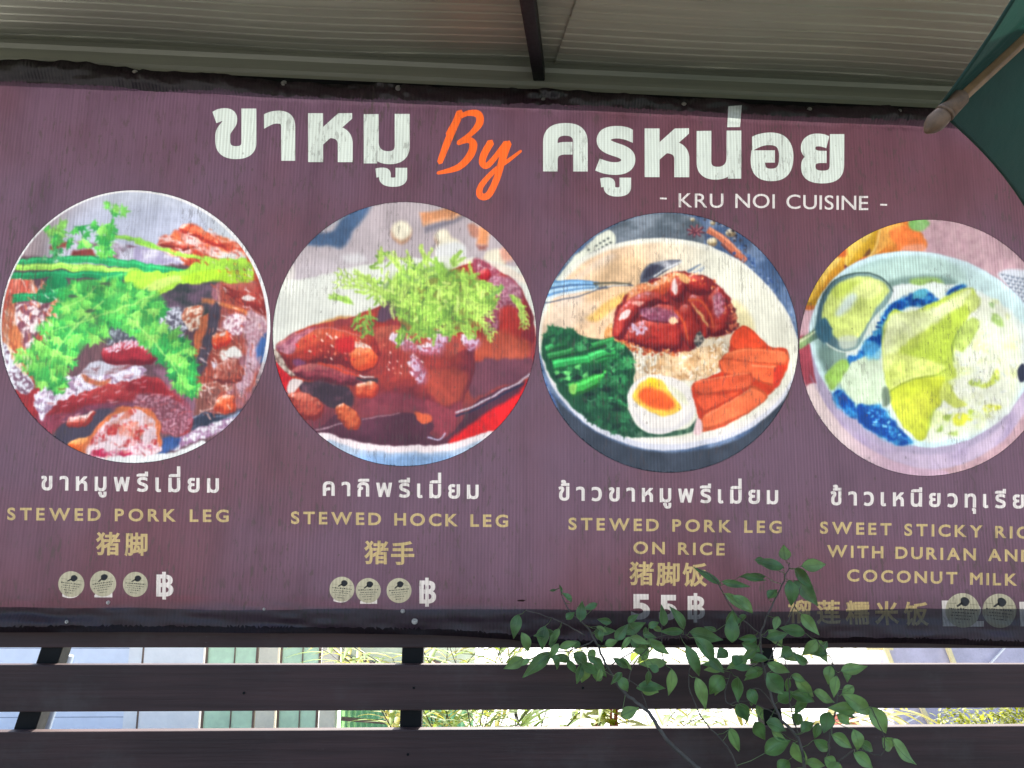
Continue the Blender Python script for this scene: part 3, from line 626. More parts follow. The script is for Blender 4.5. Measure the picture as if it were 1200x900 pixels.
    A.poly([(728,366),(738,362),(736,372),(726,374)],(236,206,204),1.6,1.6,.2); A.poly([(740,354),(754,352),(750,358)],(226,160,150),2,1.5,.2); A.poly([(787,334),(792,326),(794,342),(790,346)],(226,206,204),1.6,1.4,.2)
    for p in [[(810,354),(818,362),(828,376),(830,384),(822,372)],[(796,320),(806,324),(806,332),(798,328)]]: A.poly(p,(222,170,110),2.5,2)
    A.line([(806,352),(820,352),(832,368),(836,384)],2.4,2,(206,86,46),1.6); A.line([(792,364),(802,380),(806,398)],2.6,2,(206,84,44),1.6)
    A.poly([(784,372),(790,370),(794,376),(790,380),(784,378)],(226,186,150),1.4,1.2,.2)
    A.poly([(812,400),(820,388),(824,396),(818,408)],mixc((60,60,62),(160,150,140),ss(0.38,0.67,A.N(0.375,133,4))),1.6,1.5)
    A.dots([(846,350),(856,356),(864,372),(864,386),(852,390),(850,370)],50,1,2.1,[(120,50,42),(176,90,66),(206,130,96),(90,36,36)],134,1.3)
    A.dots([(730,398),(760,408),(800,412),(796,418),(760,416),(734,408)],46,1,1.9,[(206,110,60),(160,60,40),(226,170,120),(186,80,46)],135,1.3)
    A.dots([(740,340),(776,324),(812,320),(840,330),(836,338),(800,328),(760,340)],40,.8,1.6,[(226,140,86),(240,196,150),(200,90,50)],136,1.4)
    # greens
    A.poly([(634,410),(640,390),(656,384),(690,396),(718,398),(738,412),(744,440),(736,480),(756,506),(740,512),(700,500),(664,470),(644,436)],mixc((18,58,40),(30,86,52),A.N(.1,137,3)),2,2)
    A.poly([(736,480),(756,500),(800,504),(816,490),(810,506),(776,512),(740,508)],mixc((34,72,54),(84,120,96),ss(0.43,0.77,A.N(0.24,138,4))),2)
    def stalk(p,w,c):
        A.line(p,w,w*.85,np.array(c)*.55,1.4); A.line([(x,y-w*.12) for x,y in p],w*.75,w*.62,c,2); A.line([(x,y-w*.25) for x,y in p],w*.22,w*.2,np.minimum(np.array(c)*1.35+22,240),1.6,.8)
    stalk([(642,418),(660,414),(690,406),(720,398)],9,(40,120,60)); stalk([(648,428),(672,424),(700,420),(724,416)],13,(46,156,78))
    stalk([(690,420),(706,414),(722,412)],12,(54,166,84)); stalk([(640,410),(652,404),(664,402)],9,(50,150,80)); stalk([(668,458),(690,450),(712,440)],17,(56,164,66)); stalk([(700,466),(720,470),(736,476)],9,(36,116,66))
    A.poly([(668,452),(676,450),(674,462),(668,460)],(130,196,90),2)
    A.herb([(636,396),(652,386),(690,398),(688,408),(650,402)],34,9,[(14,52,36),(24,78,48),(34,100,58),(52,128,74)],139)
    A.herb([(648,436),(680,428),(690,440),(664,448)],26,6,[(20,66,42),(40,120,64),(90,180,96)],140)
    A.herb([(716,398),(738,412),(742,440),(720,450),(712,424)],34,9,[(14,50,36),(22,80,48),(36,112,62),(60,146,84)],141)
    A.herb([(682,474),(720,474),(744,500),(736,510),(704,498)],40,10,[(12,44,32),(20,66,42),(34,94,58)],142)
    A.herb([(704,444),(730,440),(734,470),(708,470)],28,9,[(14,48,34),(22,74,46),(36,104,60)],143)
    for i in range(34):
        x = rr.uniform(640,742); y = rr.uniform(392,504)
        if pip(cr([(640,392),(690,400),(738,414),(738,480),(750,504),(704,496),(664,464)]),x,y): A.line([(x,y),(x+rr.uniform(-8,8),y+rr.uniform(-5,5))],1.2,.7,(120,176,130),1,.6)
    for q in [(690,462),(700,436),(658,440),(722,480),(676,442),(712,456)]: A.poly([(q[0]-7,q[1]+1),(q[0],q[1]-3),(q[0]+7,q[1]),(q[0]+1,q[1]+3)],(14,34,30),2,1.5,op=.85)
    # egg
    A.poly([(735,470),(740,452),(756,441),(776,440),(800,448),(814,464),(815,482),(802,498),(780,508),(760,507),(744,496)],(226,222,218),1.4)
    A.poly([(742,480),(760,500),(790,500),(812,480),(806,496),(780,507),(756,504)],(206,204,210),5,op=.7)
    A.poly([(742,462),(752,448),(772,444),(784,458),(796,474),(796,482),(778,488),(758,480),(744,470)],(232,190,72),2.4,1)
    A.poly([(758,444),(768,444),(772,454),(760,456)],(226,190,40),3)
    A.poly([(748,462),(758,454),(776,458),(790,472),(786,480),(770,480),(754,472)],mixc((226,82,30),(240,120,48),A.N(.06,144)),6)
    A.poly([(752,462),(764,458),(784,472),(776,478),(760,472)],(226,86,32),5,op=.7)
    A.poly([(784,452),(800,462),(806,474),(796,470)],(214,216,180),5,op=.7)
    # carrots
    A.poly([(856,396),(870,382),(886,390),(902,406),(922,410),(924,428),(912,450),(892,470),(858,494),(822,506),(818,488),(810,452),(830,442),(850,430)],(206,60,30),1.6,1)
    def carrot(p,c,sd_):
        A.poly(p,np.array(c)*.8,1.4,.8,.25,sd_); q = np.array(p,float); m = q.mean(0)
        A.poly([tuple(m+(v-m)*V3(.94,.84)[:2]+(0,-.8)) for v in q],mixc(c,np.minimum(np.array(c)*1.12+14,245),A.N(.09,sd_,3,ax=.3,ang=-.3)),2.2,.8,.25,sd_)
    carrot([(856,398),(864,386),(872,382),(884,391),(898,406),(880,412),(858,410)],(236,70,34),145)
    carrot([(850,414),(870,408),(896,408),(921,412),(924,424),(914,428),(880,426),(848,424)],(232,98,56),146)
    carrot([(842,428),(848,420),(880,424),(912,428),(914,440),(908,452),(896,450),(876,444),(850,438)],(236,92,50),147)
    A.line([(880,428),(900,430),(912,430)],1.6,1.4,(246,150,106),1.2); A.line([(852,414),(880,410),(918,414)],1.6,1.4,(246,130,84),1.2); A.poly([(908,432),(916,430),(914,450),(906,454)],(206,56,36),2)
    carrot([(812,450),(838,444),(860,440),(878,436),(882,448),(876,456),(846,460),(820,464)],(232,84,46),148)
    A.line([(814,448),(840,443),(878,437)],1.8,1.6,(246,130,90),1.3)
    carrot([(816,466),(846,462),(868,460),(840,476),(824,484)],(226,76,40),149)
    carrot([(822,506),(822,490),(844,476),(872,460),(882,452),(896,460),(898,468),(880,482),(852,496)],(234,100,56),150)
    A.line([(826,488),(850,474),(880,456)],1.8,1.4,(246,146,104),1.4,.8)
    A.poly([(816,490),(822,494),(822,508),(812,508)],(226,196,200),2)
    return finish(A,303,.35)

def dish_durian():
    A = Art(1087,407.5,150,150)
    X,Y = A.X,A.Y
    A.im[:] = mixc((176,140,152),(196,166,172),A.N(.18,160,2))
    A.poly([(930,440),(940,380),(960,330),(975,350),(960,420),(950,450)],mixc((206,168,178),(176,110,124),ss(380,420,Y+0*X)),5)
    A.poly([(934,398),(952,396),(956,420),(966,440),(958,462),(940,440)],(156,66,80),4)
    A.poly([(946,455),(962,450),(966,462),(1000,510),(1060,545),(1110,552),(1110,570),(1020,560),(960,500)],mixc((214,196,196),(190,160,180),ss(960,1060,X)),2,1)
    # mango slices
    A.poly([(944,362),(950,340),(970,310),(1000,280),(1040,262),(1070,262),(1086,290),(1040,300),(1000,316),(964,356)],(196,110,50),2,2)
    A.blob([(944,356),(952,336),(960,324),(966,340),(962,354),(952,358)],(176,130,20),(206,158,40),(226,186,80),12,1.5,.08,161,nz=.25)
    A.blob([(960,330),(964,314),(974,304),(988,300),(992,314),(984,322),(966,340)],(190,130,30),(216,170,62),(232,200,110),14,1,.08,162,nz=.25)
    A.blob([(990,308),(992,290),(1004,276),(1024,266),(1030,270),(1024,292),(1010,306),(994,314)],(190,146,30),(212,174,56),(232,200,104),16,1,.08,163,nz=.2)
    A.blob([(1014,306),(1024,292),(1030,270),(1038,264),(1060,262),(1078,280),(1080,294),(1050,298)],(186,110,40),(206,140,60),(220,166,80),18,1,.08,164,nz=.3)
    A.poly([(1044,270),(1066,264),(1082,282),(1080,294),(1056,296),(1048,284)],mixc((206,96,40),(226,130,70),A.N(.08,165)),5,2,op=.9)
    A.line([(1032,268),(1026,290),(1016,304)],2,2.2,(232,196,110),1.4); A.line([(992,312),(994,290),(1006,274)],1.8,1.6,(232,200,110),1.4)
    A.poly([(976,298),(992,288),(992,300),(980,302)],(186,90,40),3,1.5); A.poly([(996,312),(1014,300),(1016,304),(998,318)],(206,106,50),2); A.poly([(1012,300),(1020,290),(1020,298)],(110,70,40),2,1); A.poly([(990,310),(994,314),(990,318)],(110,50,50),1.6)
    A.poly([(1066,260),(1080,256),(1090,262),(1080,270),(1068,268)],mixc((96,150,70),(150,190,130),A.N(.1,166)),4)
    A.poly([(1060,288),(1082,286),(1084,296),(1058,298)],(206,150,130),5,op=.7)
    # lace at the right
    A.poly([(1168,322),(1190,316),(1245,330),(1245,380),(1200,370),(1184,340)],(200,206,216),3)
    rr = random.Random(3)
    for i in range(7):
        for j in range(8):
            x = 1174+j*6+i*3.4; y = 322+i*5+j*1.2
            if x-1168 > (y-322)*.75: A.line([(x-2,y-1),(x,y+1),(x+2,y-1)],1.7,1.3,(96,108,128),1)
    # bowl
    B = [(949,392),(954,364),(966,340),(984,320),(1010,304),(1040,296),(1078,294.5),(1116,302),(1150,316),(1184,340),(1206,366),(1218,400),(1216,440),(1204,476),(1180,508),(1146,536),(1110,548),(1080,548),(1044,538),(1008,516),(978,486),(958,452)]
    A.poly(B,(170,158,186),1.5)
    A.poly([(950,440),(965,466),(990,496),(1020,516),(1060,530),(1100,532),(1140,522),(1176,496),(1206,450),(1204,480),(1170,522),(1110,548),(1060,544),(1000,512),(964,466)],mixc((196,180,204),(156,140,176),ss(0.23,0.77,A.N(0.0345,167,4))),4)
    T = [(949,392),(954,364),(966,340),(984,320),(1010,304),(1040,296),(1078,294.5),(1116,302),(1150,316),(1184,340),(1206,366),(1218,400),(1214,430),(1198,462),(1172,492),(1138,514),(1100,524),(1070,522),(1036,510),(1004,490),(976,462),(957,430)]
    A.poly(T,(200,226,232),1.6)
    t2 = [(1084+(x-1084)*.965,408+(y-408)*.95) for x,y in T]
    A.poly(t2,mixc((164,196,192),(196,222,224),ss(980,1180,X+.2*Y-80)),5)
    A.poly([(962,380),(972,350),(990,330),(1010,345),(980,400),(976,440),(962,420)],(96,126,126),8,op=.8)
    A.poly([(1000,322),(1060,302),(1110,306),(1130,330),(1060,336),(1000,344)],(184,214,206),10,op=.8)
    A.poly([(1040,330),(1090,322),(1120,330),(1100,345),(1050,345)],(92,120,112),8,op=.7); A.poly([(1068,328),(1098,326),(1104,338),(1076,342)],(150,186,100),6)
    A.poly([(960,410),(976,440),(1000,470),(1000,440),(990,410)],(112,140,130),8,op=.7)
    # rice field
    A.poly([(1000,370),(1040,340),(1080,332),(1130,336),(1180,360),(1206,400),(1204,440),(1180,486),(1140,510),(1100,518),(1060,512),(1020,480),(1000,440),(990,410)],mixc((206,222,206),(222,228,232),A.N(.06,168,3)),4,3)
    A.poly([(1110,350),(1150,346),(1190,380),(1200,430),(1170,480),(1120,500),(1100,460),(1105,400)],mixc((206,220,216),(232,234,238),A.N(.09,169,3)),8,3)
    yl = ss(0.49,0.77,A.N(0.0575,170,4))
    A.poly([(1100,380),(1160,350),(1196,400),(1190,460),(1150,500),(1080,514),(1090,460)],mixc((220,224,190),(206,220,110),yl),8,3,op=.55)
    for p,c in [([(1118,488),(1130,484),(1140,490),(1128,500),(1118,496)],(206,212,66)),([(1152,476),(1170,474),(1172,480),(1156,482)],(206,212,80)),([(1146,452),(1160,446),(1168,432),(1172,444),(1158,454)],(190,206,90)),([(1136,446),(1150,446),(1148,452),(1138,452)],(170,192,90)),([(1106,488),(1116,486),(1112,494)],(160,186,80)),([(1136,480),(1142,482),(1138,490)],(176,200,80)),([(1160,370),(1168,368),(1176,382),(1166,380)],(160,190,110)),([(1158,356),(1164,356),(1162,362)],(150,180,120)),([(1098,506),(1104,498),(1106,504)],(150,180,90)),([(1112,508),(1122,504),(1122,510)],(176,200,110))]: A.poly(p,c,3,1.5)
    A.dots([(1110,390),(1150,360),(1196,410),(1180,470),(1130,500),(1104,460)],170,.9,1.7,[(236,238,240),(226,230,226),(206,216,196),(196,206,210)],171,2.0,op=.6)
    # blue sticky rice
    bl = mixc((8,64,148),(52,140,200),ss(0.43,0.75,A.N(0.103,172,4)))
    def blue(p,seed,w=3):
        A.poly(p,(110,186,220),7,w,.12,seed,op=.7); A.poly(p,bl,4,w,.14,seed)
    blue([(1004,418),(1016,400),(1030,382),(1036,366),(1050,352),(1066,346),(1080,340),(1092,346),(1100,356),(1088,360),(1070,360),(1056,364),(1046,378),(1036,396),(1028,412),(1012,428)],173)
    blue([(1108,344),(1118,336),(1130,334),(1128,342),(1114,348)],174,1.5)
    blue([(990,430),(998,416),(1006,422),(1006,446),(994,450)],175)
    blue([(976,462),(988,456),(1004,478),(1002,490),(984,478)],176); blue([(1004,480),(1012,472),(1034,476),(1052,500),(1070,518),(1050,520),(1022,506),(1006,492)],177)
    A.poly([(1070,344),(1084,338),(1086,346),(1074,352)],(90,180,206),4,2)
    A.poly([(984,444),(1000,424),(1020,418),(1034,428),(1036,460),(1024,474),(1000,470)],mixc((190,214,180),(212,226,206),A.N(.1,178)),5,3)
    A.poly([(1012,400),(1030,404),(1032,420),(1016,420)],(90,170,206),6,2,op=.7)
    A.poly([(968,442),(976,430),(990,420),(996,428),(984,448),(974,456)],mixc((130,176,70),(164,200,110),A.N(.1,179)),4,2)
    A.dots([(1012,478),(1030,482),(1050,504),(1060,516),(1030,506)],50,1,2,[(20,80,160),(70,150,206),(10,50,130),(120,190,226)],180,1.4)
    A.dots([(1020,398),(1046,360),(1090,348),(1060,358),(1036,386)],50,1,2,[(20,80,160),(90,170,216),(10,50,130)],181,1.4)
    # durian flesh
    D = [(1034,398),(1038,376),(1050,362),(1066,368),(1090,356),(1120,342),(1138,338),(1144,346),(1140,360),(1130,380),(1120,400),(1116,424),(1122,440),(1110,450),(1106,470),(1094,484),(1088,508),(1078,516),(1062,502),(1048,480),(1040,456),(1036,430)]
    A.poly(D,mixc((160,186,60),(196,212,96),A.N(.03,182,3)),3,1.5)
    A.poly([(1036,398),(1040,376),(1054,366),(1090,362),(1124,344),(1138,340),(1134,352),(1100,376),(1060,404),(1044,430),(1036,430)],mixc((222,230,190),(206,220,140),A.N(.05,183)),6,2)
    A.poly([(1042,450),(1046,430),(1080,400),(1130,358),(1134,366),(1120,392),(1114,424),(1080,446)],mixc((170,196,60),(184,206,84),A.N(.04,184,2,ang=-.7,ax=.3)),8)
    A.poly([(1036,420),(1050,414),(1080,420),(1108,430),(1080,444),(1046,456),(1038,440)],mixc((196,214,96),(220,228,150),A.N(.05,185,3,ax=.5)),6,op=.85)
    A.poly([(1040,460),(1062,448),(1100,440),(1108,446),(1104,470),(1090,486),(1086,510),(1076,514),(1060,500),(1046,478)],mixc((184,200,50),(208,214,70),A.N(.04,186,3)),3,1.5)
    A.line([(1040,460),(1066,446),(1096,440),(1110,432)],1.6,1.2,(130,150,50),1.6,.8); A.line([(1040,457),(1066,443),(1096,437)],1.6,1.2,(222,230,150),1.6,.6)
    A.poly([(1104,452),(1112,448),(1120,462),(1134,474),(1120,478),(1108,470),(1102,466)],mixc((190,206,90),(206,216,110),A.N(.06,187)),3,1.5)
    A.poly([(1118,404),(1124,384),(1140,372),(1148,382),(1140,398),(1128,412)],mixc((160,186,80),(190,208,120),A.N(.1,188)),4,2)
    A.poly([(1130,352),(1142,346),(1148,356),(1138,366)],(196,212,120),5,1.5); A.line([(1118,424),(1116,404),(1126,382)],1.8,1.4,(96,122,50),2,.7)
    A.poly([(1034,456),(1040,454),(1044,470),(1036,476)],(110,130,110),3)
    # spoon
    A.poly([(956,388),(962,350),(976,330),(1000,320),(1024,321),(1040,330),(1047,342),(1040,356),(1024,372),(1012,396),(1004,408),(990,412),(974,404),(962,396)],mixc((66,96,110),(120,150,150),ss(960,1020,X)),1.5)
    A.line([(962,352),(976,330),(1000,320),(1026,321),(1042,333),(1047,342)],1.6,1.4,(56,76,70),1.2)
    A.poly([(964,366),(972,344),(986,330),(1004,324),(1028,326),(1042,338),(1034,352),(1022,370),(1010,392),(996,400),(982,396),(968,384)],mixc((206,220,130),(190,208,106),A.N(.05,189,3)),4,1.5)
    A.poly([(980,366),(994,346),(1006,344),(1000,358),(986,370)],(190,206,196),8); A.poly([(1000,330),(1024,326),(1036,338),(1020,350),(1004,344)],(216,226,150),7,op=.8); A.poly([(974,340),(990,330),(1010,328),(1000,338),(982,348)],(184,204,80),6,op=.7)
    A.poly([(984,394),(1004,394),(1002,406),(986,408)],(196,206,190),5,op=.8)
    A.line([(966,398),(974,406),(988,412),(1002,410)],1.6,1.4,(206,216,206),1.3)
    A.line([(930,408),(946,398),(962,388),(972,380)],9,14,mixc((140,170,110),(60,90,100),ss(940,966,X)),1.6); A.line([(930,404),(946,395),(960,386)],2.4,2,(206,216,176),1.4)
    A.poly([(956,384),(968,372),(976,392),(966,402)],(56,96,116),3)
    A.poly([(1193,432),(1200,426),(1206,440),(1198,448),(1193,442)],(40,44,66),1.5,1)
    return finish(A,304,.4)
# ---------------------------------------------------------------- setting: ground
MAT_GROUND = plain('dark_concrete',(.11,.105,.10),.85,var=.2,scale=1.2,bump=.004,bs=30)
GZ = -.9
g = mesh('ground',[(-300,-300,GZ),(300,-300,GZ),(300,300,GZ),(-300,300,GZ)],[(0,1,2,3)],MAT_GROUND); tag(g,kind='structure')
MB().box((-9,-9,GZ-.1),(9,.32,0),.01).build('terrace',MAT_GROUND)['kind'] = 'structure'

# ---------------------------------------------------------------- metal roof above the banner
MAT_ROOF = plain('galvanised_sheet',(.40,.41,.32),.45,metal=.3,var=.16,scale=3,stretch=(.12,6,6),bump=.0008,bs=60)
MAT_DARK = plain('dark_painted_steel',(.007,.008,.009),.5,var=.3,scale=12,spec=.2)
roof = empty('metal_roof',(0,-.2,3.05)); tag(roof,'ribbed grey metal sheet roof overhanging the purple banner','roof')
def roofz(Y): return 3.125+.27*Y
def roof_sheet(x0, x1, dz, nm):
    prof = []; Y = -.82; rr = random.Random(4)
    while Y < .02:
        for dy,h in ((0,0),(.008,.005),(.040,.0055),(.046,.001),(.080,.0005),(.086,.004),(.096,.004),(.102,0)):
            prof.append((Y+dy,h*.62+rr.uniform(-.0006,.0006)))
        Y += .118
    V = []; F = []; n = len(prof); xs = np.linspace(x0,x1,25)
    for x in xs:
        sag = .006*math.sin(x*2.1)+.004*math.sin(x*5.3+1)
        for y,h in prof: V.append((x,y,roofz(y)+h+dz+sag+.012*x*0))
    for i in range(len(xs)-1):
        for j in range(n-1): F.append((i*n+j,(i+1)*n+j,(i+1)*n+j+1,i*n+j+1))
    return mesh(nm,V,F,MAT_ROOF,roof,False)
xs_ = bp(657,60,-.15).x
roof_sheet(-3.2,xs_+.10,.004,'roof_sheet'); roof_sheet(xs_,3.2,-.0035,'roof_sheet')
ra = empty('steel_rafter',(0,-.2,3.0)); tag(ra,'black square steel rafter running under the metal roof to the middle of the banner','rafter')
a = bp(632,98,.06); b = bp(621,-12,-.5); a.z = roofz(a.y)-.034; b.z = roofz(b.y)-.034
b = a+(b-a)*1.6
MB().bar(a,b,.040,.055,bev=.004).build('tube',MAT_DARK,ra)
MB().bar(a+Vector((0,.012,0)),a+Vector((0,.004,0)),.062,.078).build('end_plate',MAT_DARK,ra)
# steel beam carrying the banner and two posts
bm_z0 = bp(500,96).z; zb = (bp(0,90).z+bp(1060,137).z)/2
print('HEM',bp(0,76).z,bp(1060,128).z,bp(0,98).z,bp(1060,145).z,roofz(.13))
be = empty('steel_beam',(0,.06,zb)); tag(be,'dark steel beam behind the top hem of the banner','beam')
def lvl(xa, y0, y1, Y0, Y1, xx): a,b = bp(0,y0),bp(1060,y1); return a.z+(b.z-a.z)*(xx-a.x)/(b.x-a.x)
pa = Vector((-3,.026,(lvl(0,74,125,0,0,-3)+lvl(0,84,131,0,0,-3))/2)); pb = Vector((3.4,.026,(lvl(0,74,125,0,0,3.4)+lvl(0,84,131,0,0,3.4))/2))
MB().bar(pa,pb,.030,abs(lvl(0,74,125,0,0,0)-lvl(0,84,131,0,0,0))+.012,bev=.003).build('tube',MAT_DARK,be)
fl = MB()
def fquad(yl, yr, y1l, y1r, Y):
    a,b = bp(0,yl),bp(1060,yr); c,d = bp(0,y1l),bp(1060,y1r); f = lambda p,q,x: p.z+(q.z-p.z)*(x-p.x)/(q.x-p.x)
    fl.add([(-3.2,Y,f(c,d,-3.2)),(3.2,Y,f(c,d,3.2)),(3.2,Y,f(a,b,3.2)),(-3.2,Y,f(a,b,-3.2))],[(0,1,2,3)])
def lv(ya, yb, x): p,q = bp(0,ya),bp(1060,yb); return p.z+(q.z-p.z)*(x-p.x)/(q.x-p.x)
zr = roofz(.06)+.016
for i,(ta,tb) in enumerate([(0,.22),(.22,.30),(.30,.56),(.56,.62),(.62,.86),(.86,1.0)]):
    e = i%2; Y0,Y1 = (.040,.0385) if not e else (.0385,.0435); Y0 = .0435 if not e else .034; Y1 = .034 if not e else .0435
    L = []
    for x,t,Y in ((-3.2,tb,Y1),(3.2,tb,Y1),(3.2,ta,Y0),(-3.2,ta,Y0)): zb_ = lv(84,131,x); L.append((x,Y,zr+(zb_-zr)*t))
    fl.add(L,[(0,1,2,3)])
fl.build('end_flashing',MAT_ROOF,roof)
for x in (-2.75,3.1): MB().box((x-.04,.0525,0),(x+.04,.11,zb+.02),.004).build('post',MAT_DARK,be)

# ---------------------------------------------------------------- board fence
def board_mat():
    t = NT('dark_stained_board'); p = t.pos(); q = t.pos((.25,6,6)); n = t.noise(q,5,5); bl = t.noise(p,1.7,3)
    col = t.mix(t.ramp(t.math('ADD',t.math('MULTIPLY',n,.6),t.math('MULTIPLY',bl,.4)),.36,.64),rgb((.042,.021,.020)),rgb((.084,.041,.038)))
    dust = t.math('MULTIPLY',t.ramp(t.noise(p,3.1,5,.7),.5,.75),.45); col = t.mix(dust,col,rgb((.10,.085,.078)))
    sc = t.math('MULTIPLY',t.ramp(t.noise(t.pos((.6,1,3)),55,3,.7),.70,.76),t.ramp(t.noise(p,4.2,2),.5,.6)); col = t.mix(t.math('MULTIPLY',sc,.55),col,rgb((.17,.13,.11)))
    b = t.n('ShaderNodeBsdfPrincipled'); t.l(col,b.inputs['Base Color']); t.l(t.math('ADD',t.math('MULTIPLY',n,.3),.45),b.inputs['Roughness']); t.l(t.bump(t.noise(q,16,5),.0012),b.inputs['Normal']); t.l(b.outputs[0],t.out.inputs[0]); return t.m
MAT_BOARD = board_mat()
fen = empty('board_fence',(0,.03,0)); tag(fen,'dark brown fence of wide horizontal boards under the banner','fence')
zz = lambda y: bp(600,y).z
rows = [(zz(703),zz(762.5)),(zz(781.0),zz(834.5)),(zz(857),zz(911))]
step = rows[1][0]-rows[2][0]; z0 = rows[2][0]-step
while z0 > .12: rows.append((z0,z0-(rows[2][0]-rows[2][1]))); z0 -= step
for za,zb_ in rows: (lambda yo: MB().box((-3.1,.022+yo,max(zb_,.03)),(3.5,.050+yo,za+yo*1.1),.003))(.02 if za > 1.2 else 0).build('board',MAT_BOARD,fen)
def post(px0,y0,px1,y1,w):
    p0 = bp(px0,y0,.085); p1 = bp(px1,y1,.085); d = (p1-p0)/(p1.z-p0.z)
    A = p0+d*(0.0-p0.z); B = p0+d*(rows[0][0]-p0.z)
    MB().bar(B,A,w,.06,up=(0,1,0),bev=.003).build('post',MAT_DARK,fen)
    return A,B
post(484,775,482,850,.066); post(893,775,903,848,.060); post(60,778,34,856,.062)
MAT_GREYST = plain('grey_painted_steel',(.26,.32,.40),.5,var=.15)
p0 = bp(77,778,.2); p1 = bp(52,856,.2); d = (p1-p0)/(p1.z-p0.z)
br = empty('leaning_pole',p0+d*(0-p0.z)); tag(br,'blue grey steel pole leaning beside the leftmost fence post','pole')
MB().tube([p0+d*(0-p0.z),p0+d*(1.12-p0.z)],.017,n=10).build('pole',MAT_GREYST,br,True)
nb = MB()
for x,y in [(485,806),(478,884),(683,806),(286,812)]:
    q = bp(x,y,.022); nb.tube([(q.x,.0225,q.z),(q.x,.0195,q.z)],.004,n=8)
nb.build('nail_head',MAT_DARK,fen)

# ---------------------------------------------------------------- banner
INK = lin((100,72,86))/PRINT_K
WHITE = np.minimum(lin((202,213,206))/PRINT_K,.86); WARM = np.minimum(lin((208,205,203))/PRINT_K,.8); GOLD = lin((178,160,114))/PRINT_K; ORANGE = lin((240,106,46))/PRINT_K
top_px = [(-45,69),(60,71),(130,77),(190,83),(258,84),(285,90),(335,95),(400,97),(500,101),(620,104),(690,106),(800,114),(890,121),(950,123),(1060,125),(1130,128),(1220,134),(1320,140)]
bot_px = [(1320,760),(1200,758),(1090,755),(1000,753.5),(800,756),(690,757),(640,756),(600,750),(545,746),(500,744),(400,742.5),(280,741),(140,740),(-45,741)]
def uv(x, y): q = bp(x,y); return (q.x,q.z)
topc = np.array([uv(*p) for p in top_px]); botc = np.array([uv(*p) for p in bot_px[::-1]])
def topz(x): return np.interp(x,topc[:,0],topc[:,1])
def botz(x): return np.interp(x,botc[:,0],botc[:,1])
GROM = [(158,85),(332,96),(467,103.5),(637,115),(802,122),(950,128),(1052,132),(1180,140)]
grom = [uv(*p) for p in GROM]
def disp(x, z):
    """how far the sheet stands towards the viewer: rolled hem, puckers at the screws, a loose lower edge"""
    x = np.asarray(x,float); z = np.asarray(z,float)
    d = topz(x)-z
    m = np.clip(1-d/.10,0,1); h = .015*np.sin(np.clip(d/.072,0,1)*math.pi)**.8*(d<.072)
    n1 = vnoise(x*7+z*6,z*34+x*2,5)-.5; n2 = vnoise(x*26+z*34,z*60-x*9,6)-.5; n3 = vnoise(x*60-z*40,z*90,16)-.5
    h = h+m*(.030*n1+.015*n2+.005*n3)
    h = h+.016*(vnoise(x*1.6+4,z*1.2,21)-.5)+.006*(vnoise(x*4.1,z*2.3+x,22)-.5)
    for gx,gz in grom:
        dx = x-gx; dz = gz-z; r = np.sqrt(dx*dx+dz*dz)+1e-6; a = np.arctan2(dx,dz)
        h = h+.0045*np.cos(a*6)*np.exp(-(r/.07)**2)*(dz>-.03)*np.clip(r/.02,0,1)-.006*np.exp(-(r/.02)**2)
    b = z-botz(x); mb = np.clip(1-b/.13,0,1)
    h = h+mb*(.018*(vnoise(x*3,z*32,7)-.5)+.010*(vnoise(x*12+z*12,z*60,8)-.5)+.004*np.sin(np.clip(b/.05,0,1)*math.pi))
    return h

# --- lettering: outlines from Blender's built-in font, fattened, placed glyph by glyph
_gl = {}
def glyph(ch):
    if ch in _gl: return _gl[ch]
    c = bpy.data.curves.new('t','FONT'); c.body = ch; c.size = 1
    o = bpy.data.objects.new('t',c); COL.objects.link(o); dg = bpy.context.evaluated_depsgraph_get()
    bpy.context.view_layer.update(); ev = o.evaluated_get(dg)
    bpy.ops.object.select_all(action='DESELECT'); bpy.context.view_layer.objects.active = o; o.select_set(True)
    bpy.ops.object.convert(target='CURVE'); o = bpy.context.view_layer.objects.active
    out = []
    for s in o.data.splines:
        P = []; B = s.bezier_points; n = len(B)
        for i in range(n):
            a,b = B[i],B[(i+1)%n]; p0,p1,p2,p3 = (np.array(v[:2]) for v in (a.co,a.handle_right,b.handle_left,b.co))
            st = np.linalg.norm(np.cross(np.append(p3-p0,0),np.append(p1-p0,0)))+np.linalg.norm(np.cross(np.append(p3-p0,0),np.append(p2-p0,0))) < 1e-6
            for t in ([0] if st else [0,.2,.4,.6,.8]): P.append((1-t)**3*p0+3*(1-t)**2*t*p1+3*(1-t)*t*t*p2+t**3*p3)
        q = [P[0]]
        for v in P[1:]:
            if np.linalg.norm(v-q[-1]) > 2e-3: q.append(v)
        if np.linalg.norm(q[0]-q[-1]) < 2e-3: q.pop()
        out.append(np.array(q))
    d = o.data; bpy.data.objects.remove(o); 
    w = {' ':.27}.get(ch)
    if out:
        al = np.concatenate(out); bb = (al[:,0].min(),al[:,0].max(),al[:,1].min(),al[:,1].max())
    else: bb = (0,.27,0,.5)
    _gl[ch] = (out,bb); return _gl[ch]
def area(P): x,y = P[:,0],P[:,1]; return .5*np.sum(x*np.roll(y,-1)-np.roll(x,-1)*y)
